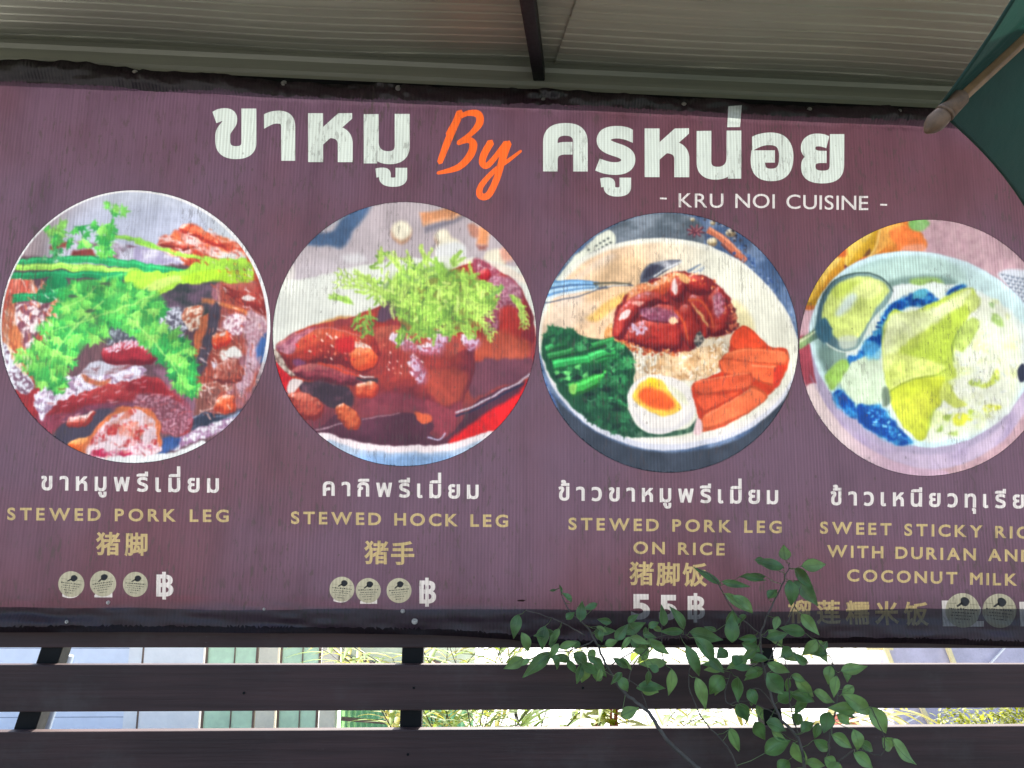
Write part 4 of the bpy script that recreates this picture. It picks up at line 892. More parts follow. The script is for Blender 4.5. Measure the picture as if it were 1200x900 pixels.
def inset(P, o, outer):
    """move an outline outwards by o (font outlines keep the ink on one side)"""
    a = np.roll(P,1,0); c = np.roll(P,-1,0); e0 = P-a; e1 = c-P
    e0 /= np.maximum(np.linalg.norm(e0,axis=1),1e-9)[:,None]; e1 /= np.maximum(np.linalg.norm(e1,axis=1),1e-9)[:,None]
    n0 = np.stack([e0[:,1],-e0[:,0]],1); n1 = np.stack([e1[:,1],-e1[:,0]],1); m = n0+n1; L = np.maximum((m*m).sum(1),.55)
    m = m*(2/L)[:,None]; s = outer
    return P+m*o*s
def inkside(contours):
    """+1 where growing along the right-hand normal enlarges the ink"""
    big = max(contours,key=lambda P: abs(area(P))); return 1 if area(big) > 0 else -1
LINES = {}            # name -> list of contours in banner metres
def put_glyph(key, ch, fx, fy, o):
    cs,bb = glyph(ch)
    if not cs: return
    s = inkside(cs)
    for P in cs:
        Q = np.stack([fx(P[:,0]),fy(P[:,1])],1)          # photo px, y down
        Q[:,1] *= -1; Q = inset(Q,o,s); Q[:,1] *= -1
        LINES.setdefault(key,[]).append(np.array([uv(x,y) for x,y in Q]))
THAI_UP = set('\u0e31\u0e34\u0e35\u0e36\u0e37\u0e47\u0e48\u0e49\u0e4a\u0e4b'); THAI_DN = set('\u0e38\u0e39')
def text(key0, s, x0, x1, y0, y1, h, ref, o=1.0, wx=1.0):
    """a spaced line: ink from x0 to x1, baseline from y0 to y1 (px), ref glyph h px tall"""
    key = key0; nw = 0
    b = glyph(ref)[1]; sc = (h-2*o)/(b[3]-max(b[2],0)); 
    cl = [c for c in s if c not in THAI_UP|THAI_DN]
    wid = [(glyph(c)[1][1]-glyph(c)[1][0])*sc*wx+(2*o if c!=' ' else 0) for c in cl]
    gap = ((x1-x0)-sum(wid))/(len(cl)-1); x = x0; i = -1; prev = None; up = 0
    for c in s:
        if c in THAI_UP or c in THAI_DN:
            bb = glyph(c)[1]; L,Rr = prev; w = (bb[1]-bb[0])*sc; r = Rr-o; dy = 0
            if c in THAI_UP:
                if up: dy = -h*.30; r = Rr-o
                up += 1
            yb = y0+(y1-y0)*((Rr-x0)/(x1-x0))-o
            put_glyph(key,c,lambda u: r-(bb[1]-u)*sc,lambda v: yb+dy-v*sc,o); continue
        i += 1; up = 0; bb = glyph(c)[1]
        yb = y0+(y1-y0)*((x-x0)/(x1-x0))-o
        if c == ' ': nw += 1; key = key0+'#'+s[:5]+str(nw)
        if c != ' ': put_glyph(key,c,lambda u: x+o+(u-bb[0])*sc*wx,lambda v: yb-v*sc,o)
        prev = (x,x+wid[i]); x += wid[i]+gap
def boxed(key, c, xa, ya, xb, yb, o):
    bb = glyph(c)[1]
    put_glyph(key,c,lambda u: xa+o+(u-bb[0])/(bb[1]-bb[0])*(xb-xa-2*o),lambda v: yb-o-(v-bb[2])/(bb[3]-bb[2])*(yb-ya-2*o),o)
def brush(key, pts, ws):
    p = cr(pts,False,8); w = np.interp(np.linspace(0,len(ws)-1,len(p)),range(len(ws)),ws)/2
    t = np.gradient(p,axis=0); t /= np.linalg.norm(t,axis=1)[:,None]; n = np.stack([-t[:,1],t[:,0]],1)
    a = p+n*w[:,None]; b = (p-n*w[:,None])[::-1]
    e0 = p[0]-t[0]*w[0]*.8; e1 = p[-1]+t[-1]*w[-1]*.8
    P = np.concatenate([a,[e1],b,[e0]]); Q = np.array([uv(x,y) for x,y in P])
    if area(Q) < 0: Q = Q[::-1]
    LINES.setdefault(key,[]).append(Q)
T1 = 'shop_name'
for c,xa,ya,xb,yb in [('ข',249.3,126,300,185.5),('า',309,129,345.5,187.5),('ห',360.7,131.7,413,189),('ม',426,133,480,191.5),('\u0e39',440,195.5,477,218),('ค',636.7,143,689,200),('ร',699,146.5,745,204),('\u0e39',704,207,740,229.5),
                      ('ห',756,149.3,808.5,206.5),('น',817,152.5,869,209.7),('\u0e48',852.5,126,867.5,148.5),('อ',880,155,930,212),('ย',938.7,156.5,989.5,214.5)]:
    boxed(T1+('a' if xa<600 else 'b'),c,xa,ya,xb,yb,4.2 if c not in '\u0e39\u0e48' else 2.8)
BY = 'brush_word'
q3 = lambda L: [(400+x/3,y/3) for x,y in L]
brush(BY,q3([(418,394),(398,440),(372,500),(346,568)]),[9,8.5,8.5,6.5]); brush(BY,q3([(372,470),(400,425),(440,398),(480,400),(486,430),(456,468),(410,500)]),[4,4.5,6,9,9,6,4.5])
brush(BY,q3([(410,502),(446,490),(464,506),(452,545),(410,586),(338,606)]),[4.5,7,9.5,9,7.5,3.5]); brush(BY,q3([(526,498),(502,540),(496,570),(512,580),(540,552),(580,500)]),[8.5,8.5,8,7,6.5,7])
brush(BY,q3([(588,500),(566,560),(545,630),(516,684),(488,684),(492,650),(540,596),(590,560),(632,528)]),[8,8.5,8,8,8,7,5.5,4.5,3])
text('tagline','KRU NOI CUISINE',796,1018,242,246,16.5,'E',.12,1.12)
for xa,y in ((774,232.5),(1032,240.5)): LINES['tagline'].append(np.array([uv(*p) for p in [(xa,y),(xa+8,y+.3),(xa+8,y-1.7),(xa,y-2)]]))
TH = 'thai_caption'; EN = 'english_caption'; CN = 'chinese_caption'; PR = 'price_figure'
text(TH+'1','ขาหมูพรีเมี่ยม',49,256.5,574.5,577.5,17,'ข',.7); text(TH+'2','คากิพรีเมี่ยม',378.2,561,581,585,17,'ค',.7)
text(TH+'3','ข้าวขาหมูพรีเมี่ยม',654.4,911.5,586.5,591,16.5,'ข',.7); text(TH+'4','ข้าวเหนียวทุเรียน',973.3,1224,592,596.5,16.5,'ข',.7)
text(EN+'1','STEWED PORK LEG',9.5,268,609.5,612,14.6,'E',.55,1.12); text(EN+'2','STEWED HOCK LEG',341,595.5,614,618,14.6,'E',.55,1.12)
text(EN+'3','STEWED PORK LEG',666,915.7,621,625,14.4,'E',.55,1.12); text(EN+'3','ON RICE',741.8,848.8,649,651,14.4,'E',.55,1.12)
text(EN+'4','SWEET STICKY RICE',960.8,1222,625.5,632,14.2,'E',.55,1.12); text(EN+'4','WITH DURIAN AND',969.3,1213,653,659,14.2,'E',.55,1.12); text(EN+'4','COCONUT MILK',992.8,1193,681.5,687,14.2,'E',.55,1.12)
text(CN+'1','猪脚',113.3,173.3,648.5,649.5,25,'脚',.7); text(CN+'2','猪手',427,485.5,659,660.5,25.5,'手',.7); text(CN+'3','猪脚饭',737.4,828,683.5,685.5,25.5,'脚',.7); text(CN+'4','榴莲糯米饭',922.7,1088.5,728,731.5,25.5,'莲',.7)
for k,L in {'1':[('3',74,673,95,700.8),('2',111,673,132,700),('0',149,673,169,698.5),('฿',183.4,670,203.5,702.5)],'2':[('3',391,679,411,706),('2',422,680,442,707.5),('0',458,680.5,477,705.5),('฿',491.5,677,511,711)],
            '3':[('5',739.6,696,761.5,726),('5',772,697,793.5,727),('฿',805.6,695,826,729.5)],'4':[('1',1105,704,1121,734),('2',1127,706,1153.5,734.5),('0',1162,706,1184,734.5),('฿',1196,702,1218,738)]}.items():
    for c,xa,ya,xb,yb in L: boxed(PR+k,c,xa,ya,xb,yb,.9 if c == '฿' else 1.6)

# --- discs
DISH = [(158,382.5,158.5,160,'dish_pork_leg'),(474,391,154.5,155,'dish_hock'),(783.5,401,152,152.5,'dish_rice'),(1087,407.5,150,150,'dish_durian')]
def circ(cx, cy, rx, ry, n=150): return np.array([uv(cx+rx*math.cos(a),cy+ry*math.sin(a)) for a in np.arange(n)*2*math.pi/n])
HOLES = [circ(*d[:4]) for d in DISH]
STICK = [(84.4,684.4,15.2),(121.3,683.8,15.2),(159,684.7,14.6),(400.8,690.4,14.6),(431.6,692,14.6),(467.6,692,14.6),(1129.3,715.5,20.2),(1172.5,716,20)]
STICKC = [circ(x,y,r,r,44) for x,y,r in STICK]
TEAR = np.array([uv(*p) for p in [(606,703.2),(612,702.6),(616,703.6),(613,705),(607,704.6)]])

# --- cut the sheet: one triangulation of outline, letters and picture edges, then every piece takes its own faces
bd = np.concatenate([topc,np.array([uv(*p) for p in bot_px])])
def dens(P, L=.03):
    out = []
    for a,b in zip(P,np.roll(P,-1,0)):
        k = max(1,int(np.linalg.norm(b-a)/L)); out += [a+(b-a)*i/k for i in range(k)]
    return np.array(out)
bd = dens(bd,.012)
VV = []; EE = []
def addc(P):
    n = len(VV); m = len(P); VV.extend([Vector((float(p[0]),float(p[1]))) for p in P]); EE.extend([(n+i,n+(i+1)%m) for i in range(m)])
addc(bd)
for h in HOLES: addc(h)
addc(TEAR)
for h in STICKC: addc(h)
for L in LINES.values():
    for P in L: addc(P)
xl,xr = bd[:,0].min(),bd[:,0].max(); rg = random.Random(1)
x = xl+.01
while x < xr-.005:
    zt_,zb2 = float(topz(x)),float(botz(x)); d = .006
    while d < zt_-zb2-.006:
        near = d < .13 or zt_-zb2-d < .14
        stp = .0075 if near else .035
        if near or (int((x-xl)/.011)%3 == 0): VV.append(Vector((x+rg.uniform(-.002,.002),zt_-d+rg.uniform(-.002,.002))))
        d += stp
    x += .009
r = delaunay_2d_cdt(VV,EE,[],0,1e-7)
cv = np.array([tuple(v) for v in r[0]]); ct = np.array([f for f in r[2] if len(f)==3]); cen = cv[ct].mean(1)
def winding(P, pts):
    wn = np.zeros(len(pts),int); lo = P.min(0); hi = P.max(0)
    k = np.where((pts[:,0]>=lo[0])&(pts[:,0]<=hi[0])&(pts[:,1]>=lo[1])&(pts[:,1]<=hi[1]))[0]
    if len(k) == 0: return wn
    X = pts[k]; w = np.zeros(len(k),int)
    for a,b in zip(P,np.roll(P,-1,0)):
        if a[1] == b[1]: continue
        c = (X[:,1]>=min(a[1],b[1]))&(X[:,1]<max(a[1],b[1])); xi = a[0]+(X[:,1]-a[1])*(b[0]-a[0])/(b[1]-a[1])
        w += np.where(c&(X[:,0]<xi),1 if b[1]>a[1] else -1,0)
    wn[k] = w; return wn
lab = np.full(len(cen),-1)
lab[winding(bd,cen)!=0] = 0
for h in HOLES+[TEAR]: lab[winding(h,cen)!=0] = -2
keys = list(LINES)
for i,kk in enumerate(keys):
    w = sum(winding(P,cen) for P in LINES[kk]); lab[(w!=0)&(lab==0)] = i+1
for i,h in enumerate(STICKC): lab[(winding(h,cen)!=0)&(lab>=0)] = 1000+i
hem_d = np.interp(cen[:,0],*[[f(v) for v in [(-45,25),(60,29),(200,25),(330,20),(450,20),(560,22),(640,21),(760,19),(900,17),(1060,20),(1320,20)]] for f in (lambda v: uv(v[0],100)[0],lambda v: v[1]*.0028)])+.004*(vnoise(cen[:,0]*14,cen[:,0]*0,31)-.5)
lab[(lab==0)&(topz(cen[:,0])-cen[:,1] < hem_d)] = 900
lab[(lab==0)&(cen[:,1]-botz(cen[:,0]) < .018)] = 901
def sheet_part(name, sel, m, parent):
    T = ct[sel]; u,inv = np.unique(T,return_inverse=True); inv = inv.reshape(T.shape); P = cv[u]; Y = -disp(P[:,0],P[:,1])
    V = np.stack([P[:,0],Y,P[:,1]],1); A = V[inv]
    # front towards the viewer
    nrm = np.cross(A[:,1]-A[:,0],A[:,2]-A[:,0]); fl = nrm[:,1] > 0; inv[fl] = inv[fl][:,::-1]
    return mesh(name,V,inv.tolist(),m,parent,True)
ban = empty('menu_banner',(0,0,botz(0))); tag(ban,'purple vinyl menu banner with four round dish photographs and Thai lettering','banner')
M_INK = vinyl('banner_ink',INK,stain=True,grime=1.0); M_WH = vinyl('banner_white',WHITE); M_WM = vinyl('banner_warm_white',WARM); M_GO = vinyl('banner_gold',GOLD); M_OR = vinyl('banner_orange',ORANGE)
sheet_part('vinyl_sheet',lab==0,M_INK,ban)
M_HEM = vinyl('banner_hem_shaded',INK*.16,gloss=.06,rough=.32)  # little light passes the doubled hem: that shade is put into the ink
o = sheet_part('hem',lab==900,M_HEM,ban); o['label'] = 'wrinkled top hem folded over the beam, shade painted into its ink'
o = sheet_part('hem',lab==901,vinyl('banner_bottom_shaded',INK*.30,gloss=.012,rough=.5),ban); o['label'] = 'folded bottom hem, shade painted into its ink'  # same ink darkened for the unlit strip along the bottom edge
dish_names = ['stewed pork leg','stewed hock leg','stewed pork leg on rice','sweet sticky rice with durian']
for i,kk in enumerate(keys):
    kk = kk.split('#')[0]; base = kk.rstrip('1234').rstrip('ab'); mt = {T1:M_WH,BY:M_OR,'tagline':M_WM,TH:M_WM,EN:M_GO,CN:M_GO,PR:M_WM}[base]
    o = sheet_part(base,lab==i+1,mt,ban)
    if base == T1: o['label'] = ('first' if kk[-1]=='a' else 'second')+' word of the large white Thai shop name'
    if base == BY: o['label'] = 'orange brush lettering reading By'
    if kk[-1] in '1234': o['label'] = {TH:'white Thai caption under the photo of ',EN:'gold English caption under the photo of ',CN:'gold Chinese caption under the photo of ',PR:'cream price figures below '}[base]+dish_names[int(kk[-1])-1]
M_PIC = vinyl('banner_photo_print',attr=True)
for (cx,cy,rx,ry,fn),dn in zip(DISH,['round photo of stewed pork leg topped with coriander','round photo of a glossy stewed hock with green herbs','round photo of pork on rice with egg, greens and carrot','round photo of blue sticky rice with durian and a spoon']):
    A = globals()[fn](); A.im[:] = np.clip(A.im,0,255)
    e = np.sqrt(((A.X-cx)/rx)**2+((A.Y-cy)/ry)**2); keep = e < 1.008
    idx = -np.ones(keep.shape,int); idx[keep] = np.arange(keep.sum())
    X = A.X[keep]; Y = A.Y[keep]; e1 = e[keep]; q1 = np.where(e1>.994,1.0035/e1,1.0); X = cx+(X-cx)*q1; Y = cy+(Y-cy)*q1
    D = np.stack([(X-600)/FOC,-(Y-450)/FOC,-np.ones_like(X)],1) @ np.array(CM).T; t = (.0006-CAM.y)/D[:,1]; V = np.array(CAM)+D*t[:,None]; V[:,1] -= disp(V[:,0],V[:,2])
    q = keep[:-1,:-1]&keep[1:,:-1]&keep[:-1,1:]&keep[1:,1:]
    F = np.stack([idx[:-1,:-1][q],idx[1:,:-1][q],idx[1:,1:][q],idx[:-1,1:][q]],1)
    me = bpy.data.meshes.new('dish_photo'); me.vertices.add(len(V)); me.vertices.foreach_set('co',V.ravel()); me.loops.add(F.size); me.loops.foreach_set('vertex_index',F.ravel().astype(np.int32))
    me.polygons.add(len(F)); me.polygons.foreach_set('loop_start',np.arange(0,F.size,4,dtype=np.int32)); me.update(calc_edges=True); me.validate()
    at = me.color_attributes.new('print','FLOAT_COLOR','POINT'); c = np.ones((len(V),4)); c[:,:3] = np.minimum(lin(A.im[keep])/PRINT_K,.86); at.data.foreach_set('color',c.ravel())
    me.materials.append(M_PIC); o = link(bpy.data.objects.new('dish_photo',me),ban); o['label'] = dn
# --- screws through the hem
MAT_ZINC = plain('zinc_washer',(.55,.54,.52),.35,metal=.9,var=.3,scale=60)
def screw(x, y, r, par=ban):
    q = bp(x,y); y0 = -float(disp(q.x,q.z)); sc = MB(); n = 14
    for rr,ra,ya,yb in ((r,r*.8,y0-.0005,y0-.003),(r*.55,r*.35,y0-.0031,y0-.0065)):
        sc.tube([(q.x,ya,q.z),(q.x,yb,q.z)],rr,ra,n=n)
    return sc.build('screw',MAT_ZINC,par,False)
for (x,y) in GROM[:7]: screw(x,y,.011 if (x,y)!=GROM[6] else .007)
for x,y,r_ in [(127,706,.0055),(310,713.5,.004),(486,728,.0085),(472,716,.006),(80,728,.005)]: screw(x,y,r_*1.15)
# --- round stickers over the old prices
M_ST = vinyl('sticker_paper',lin((170,168,146))/PRINT_K); M_SP = plain('sticker_print',(.035,.03,.028),.6,var=.3,scale=90)
def sticker(x, y, r, seed, lb):
    q = bp(x,y); c = bp(x+r,y); R = c.x-q.x; y0 = -float(disp(q.x,q.z))
    o = sheet_part('price_sticker',lab==1000+seed-1,M_ST,ban); o['label'] = lb; yy = y0-.0012
    rr = random.Random(seed); pm = MB()
    tw = rr.uniform(-.16,.16); ct_,st_ = math.cos(tw),math.sin(tw)
    def flat(L): pm.add([(q.x+(a*ct_-b*st_)*R,yy,q.z+(a*st_+b*ct_)*R) for a,b in L],[tuple(range(len(L)))])
    def rect(xa,ya,xb,yb): flat([(xa,ya),(xb,ya),(xb,yb),(xa,yb)])
    flat([(.12+.26*math.cos(a)*(1+.10*math.sin(3*a+1)),.48+.25*math.sin(a)) for a in np.arange(18)*math.pi/9]); flat([(-.38,.22),(-.30,.16),(0,.36),(-.06,.46)])
    for (a0,a1,b,h) in [(-.80,.80,.02,.10),(-.62,.70,-.16,.07),(-.72,.55,-.32,.06),(-.46,.42,-.50,.07),(-.30,.26,-.70,.07)]:
        xx = a0
        while xx < a1: w = rr.uniform(.04,.15); rect(xx,b,min(xx+w,a1),b+h*rr.uniform(.55,1)); xx += w+rr.uniform(.03,.07)
    rect(-.84,.34,-.36,.355); rect(.42,.34,.84,.355)
    pm.build('sticker_print',M_SP,o)
for i,sk in enumerate(STICK): sticker(*sk,i+1,'round paper sticker covering a price digit below the '+['stewed pork leg','stewed hock','sweet sticky rice'][0 if i<3 else 1 if i<6 else 2])

# ---------------------------------------------------------------- green parasol
MAT_CANVAS = leafy('green_canvas',(.015,.060,.042),(.018,.085,.058),.7,.3,4.,.15,.0012)
MAT_WOOD = plain('varnished_wood',(.30,.17,.075),.42,var=.35,scale=6,stretch=(2,2,2),bump=.0006,bs=50)
MAT_FIN = plain('weathered_wood',(.17,.10,.055),.6,var=.4,scale=30,bump=.001,bs=70)
P0,U_,V_,CC,AP = (Vector(v) for v in ((.81,-1.2,2.28),(-.80,.37,-.32),(.43,.77,-.44),(1.61,-1.57,2.61),(1.52,-1.40,3.02)))
NN = (AP-CC).normalized()
um = empty('garden_parasol',CC-NN*2.75); tag(um,'dark green canvas parasol with a wooden rib tip in front of the banner corner','parasol')
tips = [CC+U_*math.cos(k*math.pi/4)+V_*math.sin(k*math.pi/4) for k in range(8)]
for k in range(8):
    A,B = tips[k],tips[(k+1)%8]; V = []; F = []; n1,n2 = 14,16
    for i in range(n1+1):
        s = i/n1
        for j in range(n2+1):
            t = j/n2; e = A.lerp(B,t); sag = 4*t*(1-t); q = AP.lerp(e,s); inner = (AP-(A+B)/2).normalized()
            q = q+inner*(.050*sag*s*s)-NN*(.045*sag*s)+NN*.016
            V.append(q)
    for i in range(n1):
        for j in range(n2): F.append((i*(n2+1)+j,(i+1)*(n2+1)+j,(i+1)*(n2+1)+j+1,i*(n2+1)+j+1))
    mesh('canopy_panel',V,F,MAT_CANVAS,um,True)
    d = (A-AP).normalized()
    # hem band along the edge
    ed = [V[n1*(n2+1)+j] for j in range(n2+1)]; MB().tube(ed,.0035,n=6).build('hem',MAT_CANVAS,um,True)
    MB().bar(AP-NN*.05,A+d*.005,.012,.017,up=NN,bev=.003).build('rib',MAT_WOOD,um)
    bs_ = A+d*.0
    f = MB(); f.tube([A-d*.050,A-d*.044,A-d*.010,A-d*.008],[.010,.0150,.0165,.014],n=16); f.tube([A-d*.0085,A-d*.003],[.0172,.0172],n=16)
    f.tube([A-d*.0025,A+d*.002,A+d*.018,A+d*.028,A+d*.037,A+d*.041],[.015,.0165,.0175,.014,.0075,.003],n=16)
    f.build('rib_tip',MAT_FIN,um,True)
MB().tube([AP+NN*.08,CC-NN*2.7],.024,n=16).build('pole',MAT_WOOD,um,True)
MB().tube([AP-NN*.02,AP-NN*.10],.045,n=16).build('hub',MAT_FIN,um,True)
MB().tube([CC-NN*2.55,CC-NN*2.62,CC-NN*2.75],[.05,.24,.25],n=24).build('base',MAT_DARK,um,True)
# ---------------------------------------------------------------- yard behind the fence
MAT_PAVE = plain('white_paving',(.74,.73,.70),.8,var=.08,scale=2)
mesh('paving',[(-14,.33,GZ+.004),(14,.33,GZ+.004),(18,22,GZ+.004),(-18,22,GZ+.004)],[(0,1,2,3)],MAT_PAVE)['kind'] = 'structure'  # unseen left part added to bounce sunlight onto the house walls
MAT_WW = plain('white_render',(.86,.85,.82),.8,var=.06,scale=3,bump=.002,bs=20)
MAT_BW = plain('pale_blue_siding',(.78,.83,.92),.6,var=.06,scale=3)
MAT_CRM = plain('cream_paint',(.74,.68,.52),.6,var=.1,scale=5)
MAT_BRN = plain('brown_frame',(.16,.10,.07),.5,var=.25,scale=9)
MAT_GRN = plain('green_sheet',(.58,.80,.54),.35,var=.18,scale=2.5)
MAT_GRN2 = plain('green_corrugated',(.30,.62,.30),.4,var=.15,scale=3)
MAT_LAV = plain('lavender_grey_render',(.50,.47,.57),.8,var=.12,scale=6,bump=.003,bs=40)
YB = 6.0
def bx(x, y=815): return bp(x,y,YB).x
ho = empty('white_house',(bx(60),YB,GZ)); tag(ho,'white and pale blue house wall seen through the left end of the fence gaps','house')
H = 1.7
MB().box((bx(-500),YB,GZ),(bx(148),YB+.2,H)).build('blue_wall',MAT_BW,ho)
gm = MB()
for z in np.arange(GZ+.1,H,.17): gm.box((bx(-500),YB-.004,z),(bx(148)-.005,YB-.0005,z+.006))
gm.build('siding_joint',plain('joint_grey',(.30,.33,.42),.7),ho)
MB().box((bx(148)+.002,YB-.03,GZ),(bx(236),YB+.2,H)).build('white_wall',MAT_WW,ho)
MB().box((bx(164),YB-.036,GZ),(bx(166),YB-.0305,H)).build('wall_joint',MAT_BRN,ho)
MB().box((bx(-520),YB+.02,H+.002),(bx(400),YB+1.4,H+.04)).build('roof',MAT_WW,ho)
def window(xa, xb, seed):
    fr = MB(); za,zb_ = GZ+.04,1.0; t = .022; A,B = bx(xa),bx(xb)
    for a,b in (((A,za),(A+t,zb_)),((B-t,za),(B,zb_)),((A+t,za),(B-t,za+t)),((A+t,zb_-t),(B-t,zb_))): fr.box((a[0],YB-.02,a[1]),(b[0],YB+.03,b[1]))
    m_ = (A*.45+B*.55); fr.box((m_-.005,YB-.015,za+t),(m_+.005,YB+.02,zb_-t))
    f = fr.build('window',MAT_BRN,ho); MB().box((A+t,YB,za+t),(B-t,YB+.012,zb_-t)).build('pane',MAT_GRN,f)
window(238,300,1); window(326,374,2)
for xa,xb in ((302,324),(376,394)): MB().box((bx(xa),YB-.05,GZ),(bx(xb),YB+.15,H)).build('pillar',MAT_CRM,ho)
sh = empty('green_shed',(bx(440),YB,GZ)); tag(sh,'green corrugated shed with brown slanting struts behind the fence','shed')
V = []; F = []; n = 0
A_,B_ = bx(396),bx(556); k = 120
for i in range(k+1):
    x = A_+(B_-A_)*i/k; y = YB+.25+.012*math.sin(i*math.pi/2.5); V += [(x,y,GZ),(x,y,1.0)]
for i in range(k): F.append((2*i,2*i+2,2*i+3,2*i+1))
mesh('wall',V,F,MAT_GRN2,sh)
MB().box((A_,YB+.1,-.40),(B_,YB+.24,.98)).build('pale_panel',plain('pale_green_panel',(.66,.72,.50),.6,var=.1),sh)
for (xa,ya,xb,yb) in [(392,766,412,792),(398,770,480,786),(424,764,424,792),(360,764,348,790),(500,772,560,796),(400,842,470,848)]:
    p,q = bp(xa,ya,YB+.06),bp(xb,yb,YB+.06); MB().bar(p,q,.035,.03,up=(0,1,0)).build('strut',MAT_BRN,sh)
MB().box((A_,YB+.08,1.002),(B_,YB+.9,1.06)).build('roof',MAT_GRN2,sh)
lw = empty('lavender_wall',(bx(1120),5.5,GZ)); tag(lw,'lavender grey wall with cream slanting beams behind the right end of the fence','wall')
Y2 = 5.5
MB().box((bp(1046,815,Y2).x,Y2,GZ),(bp(1500,815,Y2).x,Y2+.2,1.3)).build('wall',MAT_LAV,lw)
MAT_YB = plain('cream_yellow_paint',(.80,.68,.36),.6,var=.12)
for (xa,ya,xb,yb,w) in [(1034,752,1048,786,.045),(1108,752,1121,786,.04),(1078,826,1096,858,.04)]:
    p,q = bp(xa,ya,Y2-.04),bp(xb,yb,Y2-.04); MB().bar(p,q,w,.04,up=(0,1,0)).build('slanting_beam',MAT_YB,lw)
for (xa,ya,xb,yb,w) in [(1050,853,1078,838,.012),(1160,778,1180,756,.014)]:
    p,q = bp(xa,ya,Y2-.03),bp(xb,yb,Y2-.03); MB().bar(p,q,w,.02,up=(0,1,0)).build('white_rod',MAT_WW,lw)
p = bp(1000,760,Y2-.05); MB().box((p.x+.16,Y2-.03,p.z-.02),(p.x+.44,Y2-.002,p.z+.01)).build('ledge',MAT_YB,lw)
rb = bp(993,846,2.3); MAT_RED = plain('red_plastic',(.62,.10,.05),.4,var=.12)
bk = empty('red_crate',(rb.x,2.3,GZ)); tag(bk,'red crate with a pale rim standing in the yard behind the shrub','crate')
MB().box((rb.x-.05,2.25,GZ+.005),(rb.x+.05,2.45,rb.z+.035),.006).build('body',MAT_RED,bk); MB().box((rb.x-.056,2.244,rb.z+.036),(rb.x+.056,2.456,rb.z+.052),.004).build('rim',MAT_WW,bk)

# --- foliage in the yard
M_PALM = leafy('palm_leaf',(.12,.20,.035),(.30,.40,.06),.45,.35,9,.5)
M_PALMY = leafy('yellow_palm_leaf',(.24,.23,.03),(.42,.38,.05),.45,.3,9,.5)
M_BUSH = leafy('yellow_green_leaf',(.22,.25,.02),(.36,.38,.03),.5,.45,14,.5)
M_STEM = plain('brown_stem',(.07,.055,.045),.6,var=.3,scale=30)
M_RSTEM = plain('red_stem',(.45,.09,.05),.5,var=.2,scale=20)
def blade(mb, a, d, up, L, w, droop, n=6, fold=.25):
    """a pointed leaf strip that bends under its own weight"""
    d = d.normalized(); s = d.cross(up).normalized(); u = s.cross(d).normalized(); V = []; q = Vector(a); dd = d.copy()
    for i in range(n+1):
        t = i/n; ww = w*(math.sin(math.pi*min(1,.06+t*.98)**.75)+.02)
        V += [q-s*ww+u*ww*fold,q.copy(),q+s*ww+u*ww*fold]
        dd = (dd-u*droop/n).normalized(); q = q+dd*L/n
    F = []
    for i in range(n): F += [(3*i,3*i+1,3*i+4,3*i+3),(3*i+1,3*i+2,3*i+5,3*i+4)]
    mb.add(V,F)
def palm(px, Y, nf, top, seed, m, label, lean=0.):
    rr = random.Random(seed); c = bp(px,815,Y); o = empty('palm_plant',(c.x,Y,GZ)); tag(o,label,'palm',None)
    st = MB(); fo = MB()
    for k in range(nf):
        az = rr.uniform(0,6.28); L = rr.uniform(1.5,2.1)+top*.3; b = Vector((c.x+rr.uniform(-.12,.12),Y+rr.uniform(-.1,.1),GZ+.004)); pts = []; el = rr.uniform(1.25,1.5); q = b.copy()
        for i in range(14):
            pts.append(q.copy()); d = Vector((math.cos(az)*math.cos(el)+lean*.3,math.sin(az)*math.cos(el)*.6,math.sin(el))).normalized(); q = q+d*L/13; el -= (.02 if i < 6 else .12+.05*(k%3))
        st.tube(pts,.006,.0015,n=6)
        for i in [v*.5 for v in range(11,27)]:
            t = (pts[min(int(i)+1,13)]-pts[int(i)-1]).normalized()
            for sg in (-1,1):
                side = t.cross(Vector((0,0,1))).normalized()*sg
                blade(fo,pts[int(i)].lerp(pts[min(int(i)+1,13)],i%1),(side*.9+t*.7+Vector((0,0,.15))),Vector((0,0,1)),rr.uniform(.26,.45)*(1-.03*i),rr.uniform(.010,.018),.7,5)
    st.build('stem',M_STEM,o,True); fo.build('foliage',m,o,True)
palm(560,1.5,11,1.1,1,M_PALM,'green palm in the yard left of the shrub behind the fence'); palm(640,1.25,10,.95,2,M_PALM,'green palm directly behind the left shoots of the shrub')
palm(520,2.1,9,1.2,3,M_PALMY,'yellowing palm standing against the green shed'); palm(820,1.45,12,.85,4,M_PALMY,'yellow palm behind the middle of the shrub')
def broad(px, py, Y, seed, lab_):
    rr = random.Random(seed); c = bp(px,py,Y); o = empty('broadleaf_plant',(c.x,Y,GZ)); tag(o,lab_,'plant'); st = MB(); fo = MB()
    for k in range(5):
        x = c.x+rr.uniform(-.10,.12); y = Y+rr.uniform(-.08,.08); h = c.z+rr.uniform(-.05,.16)
        st.tube([(c.x+(x-c.x)*.4,y,GZ+.004),(x*.5+c.x*.5,y,h*.5),(x,y,h)],.007,.005,n=7)
        for j in range(4):
            az = rr.uniform(0,6.28); blade(fo,(x,y,h-j*.05),Vector((math.cos(az),math.sin(az)*.6,.5)),Vector((0,0,1)),rr.uniform(.14,.24),rr.uniform(.025,.036),.8,8)
    st.build('stem',M_RSTEM,o,True); fo.build('foliage',M_BUSH,o,True)
broad(705,850,1.0,6,'red stemmed plant with lime green leaves behind the fence')
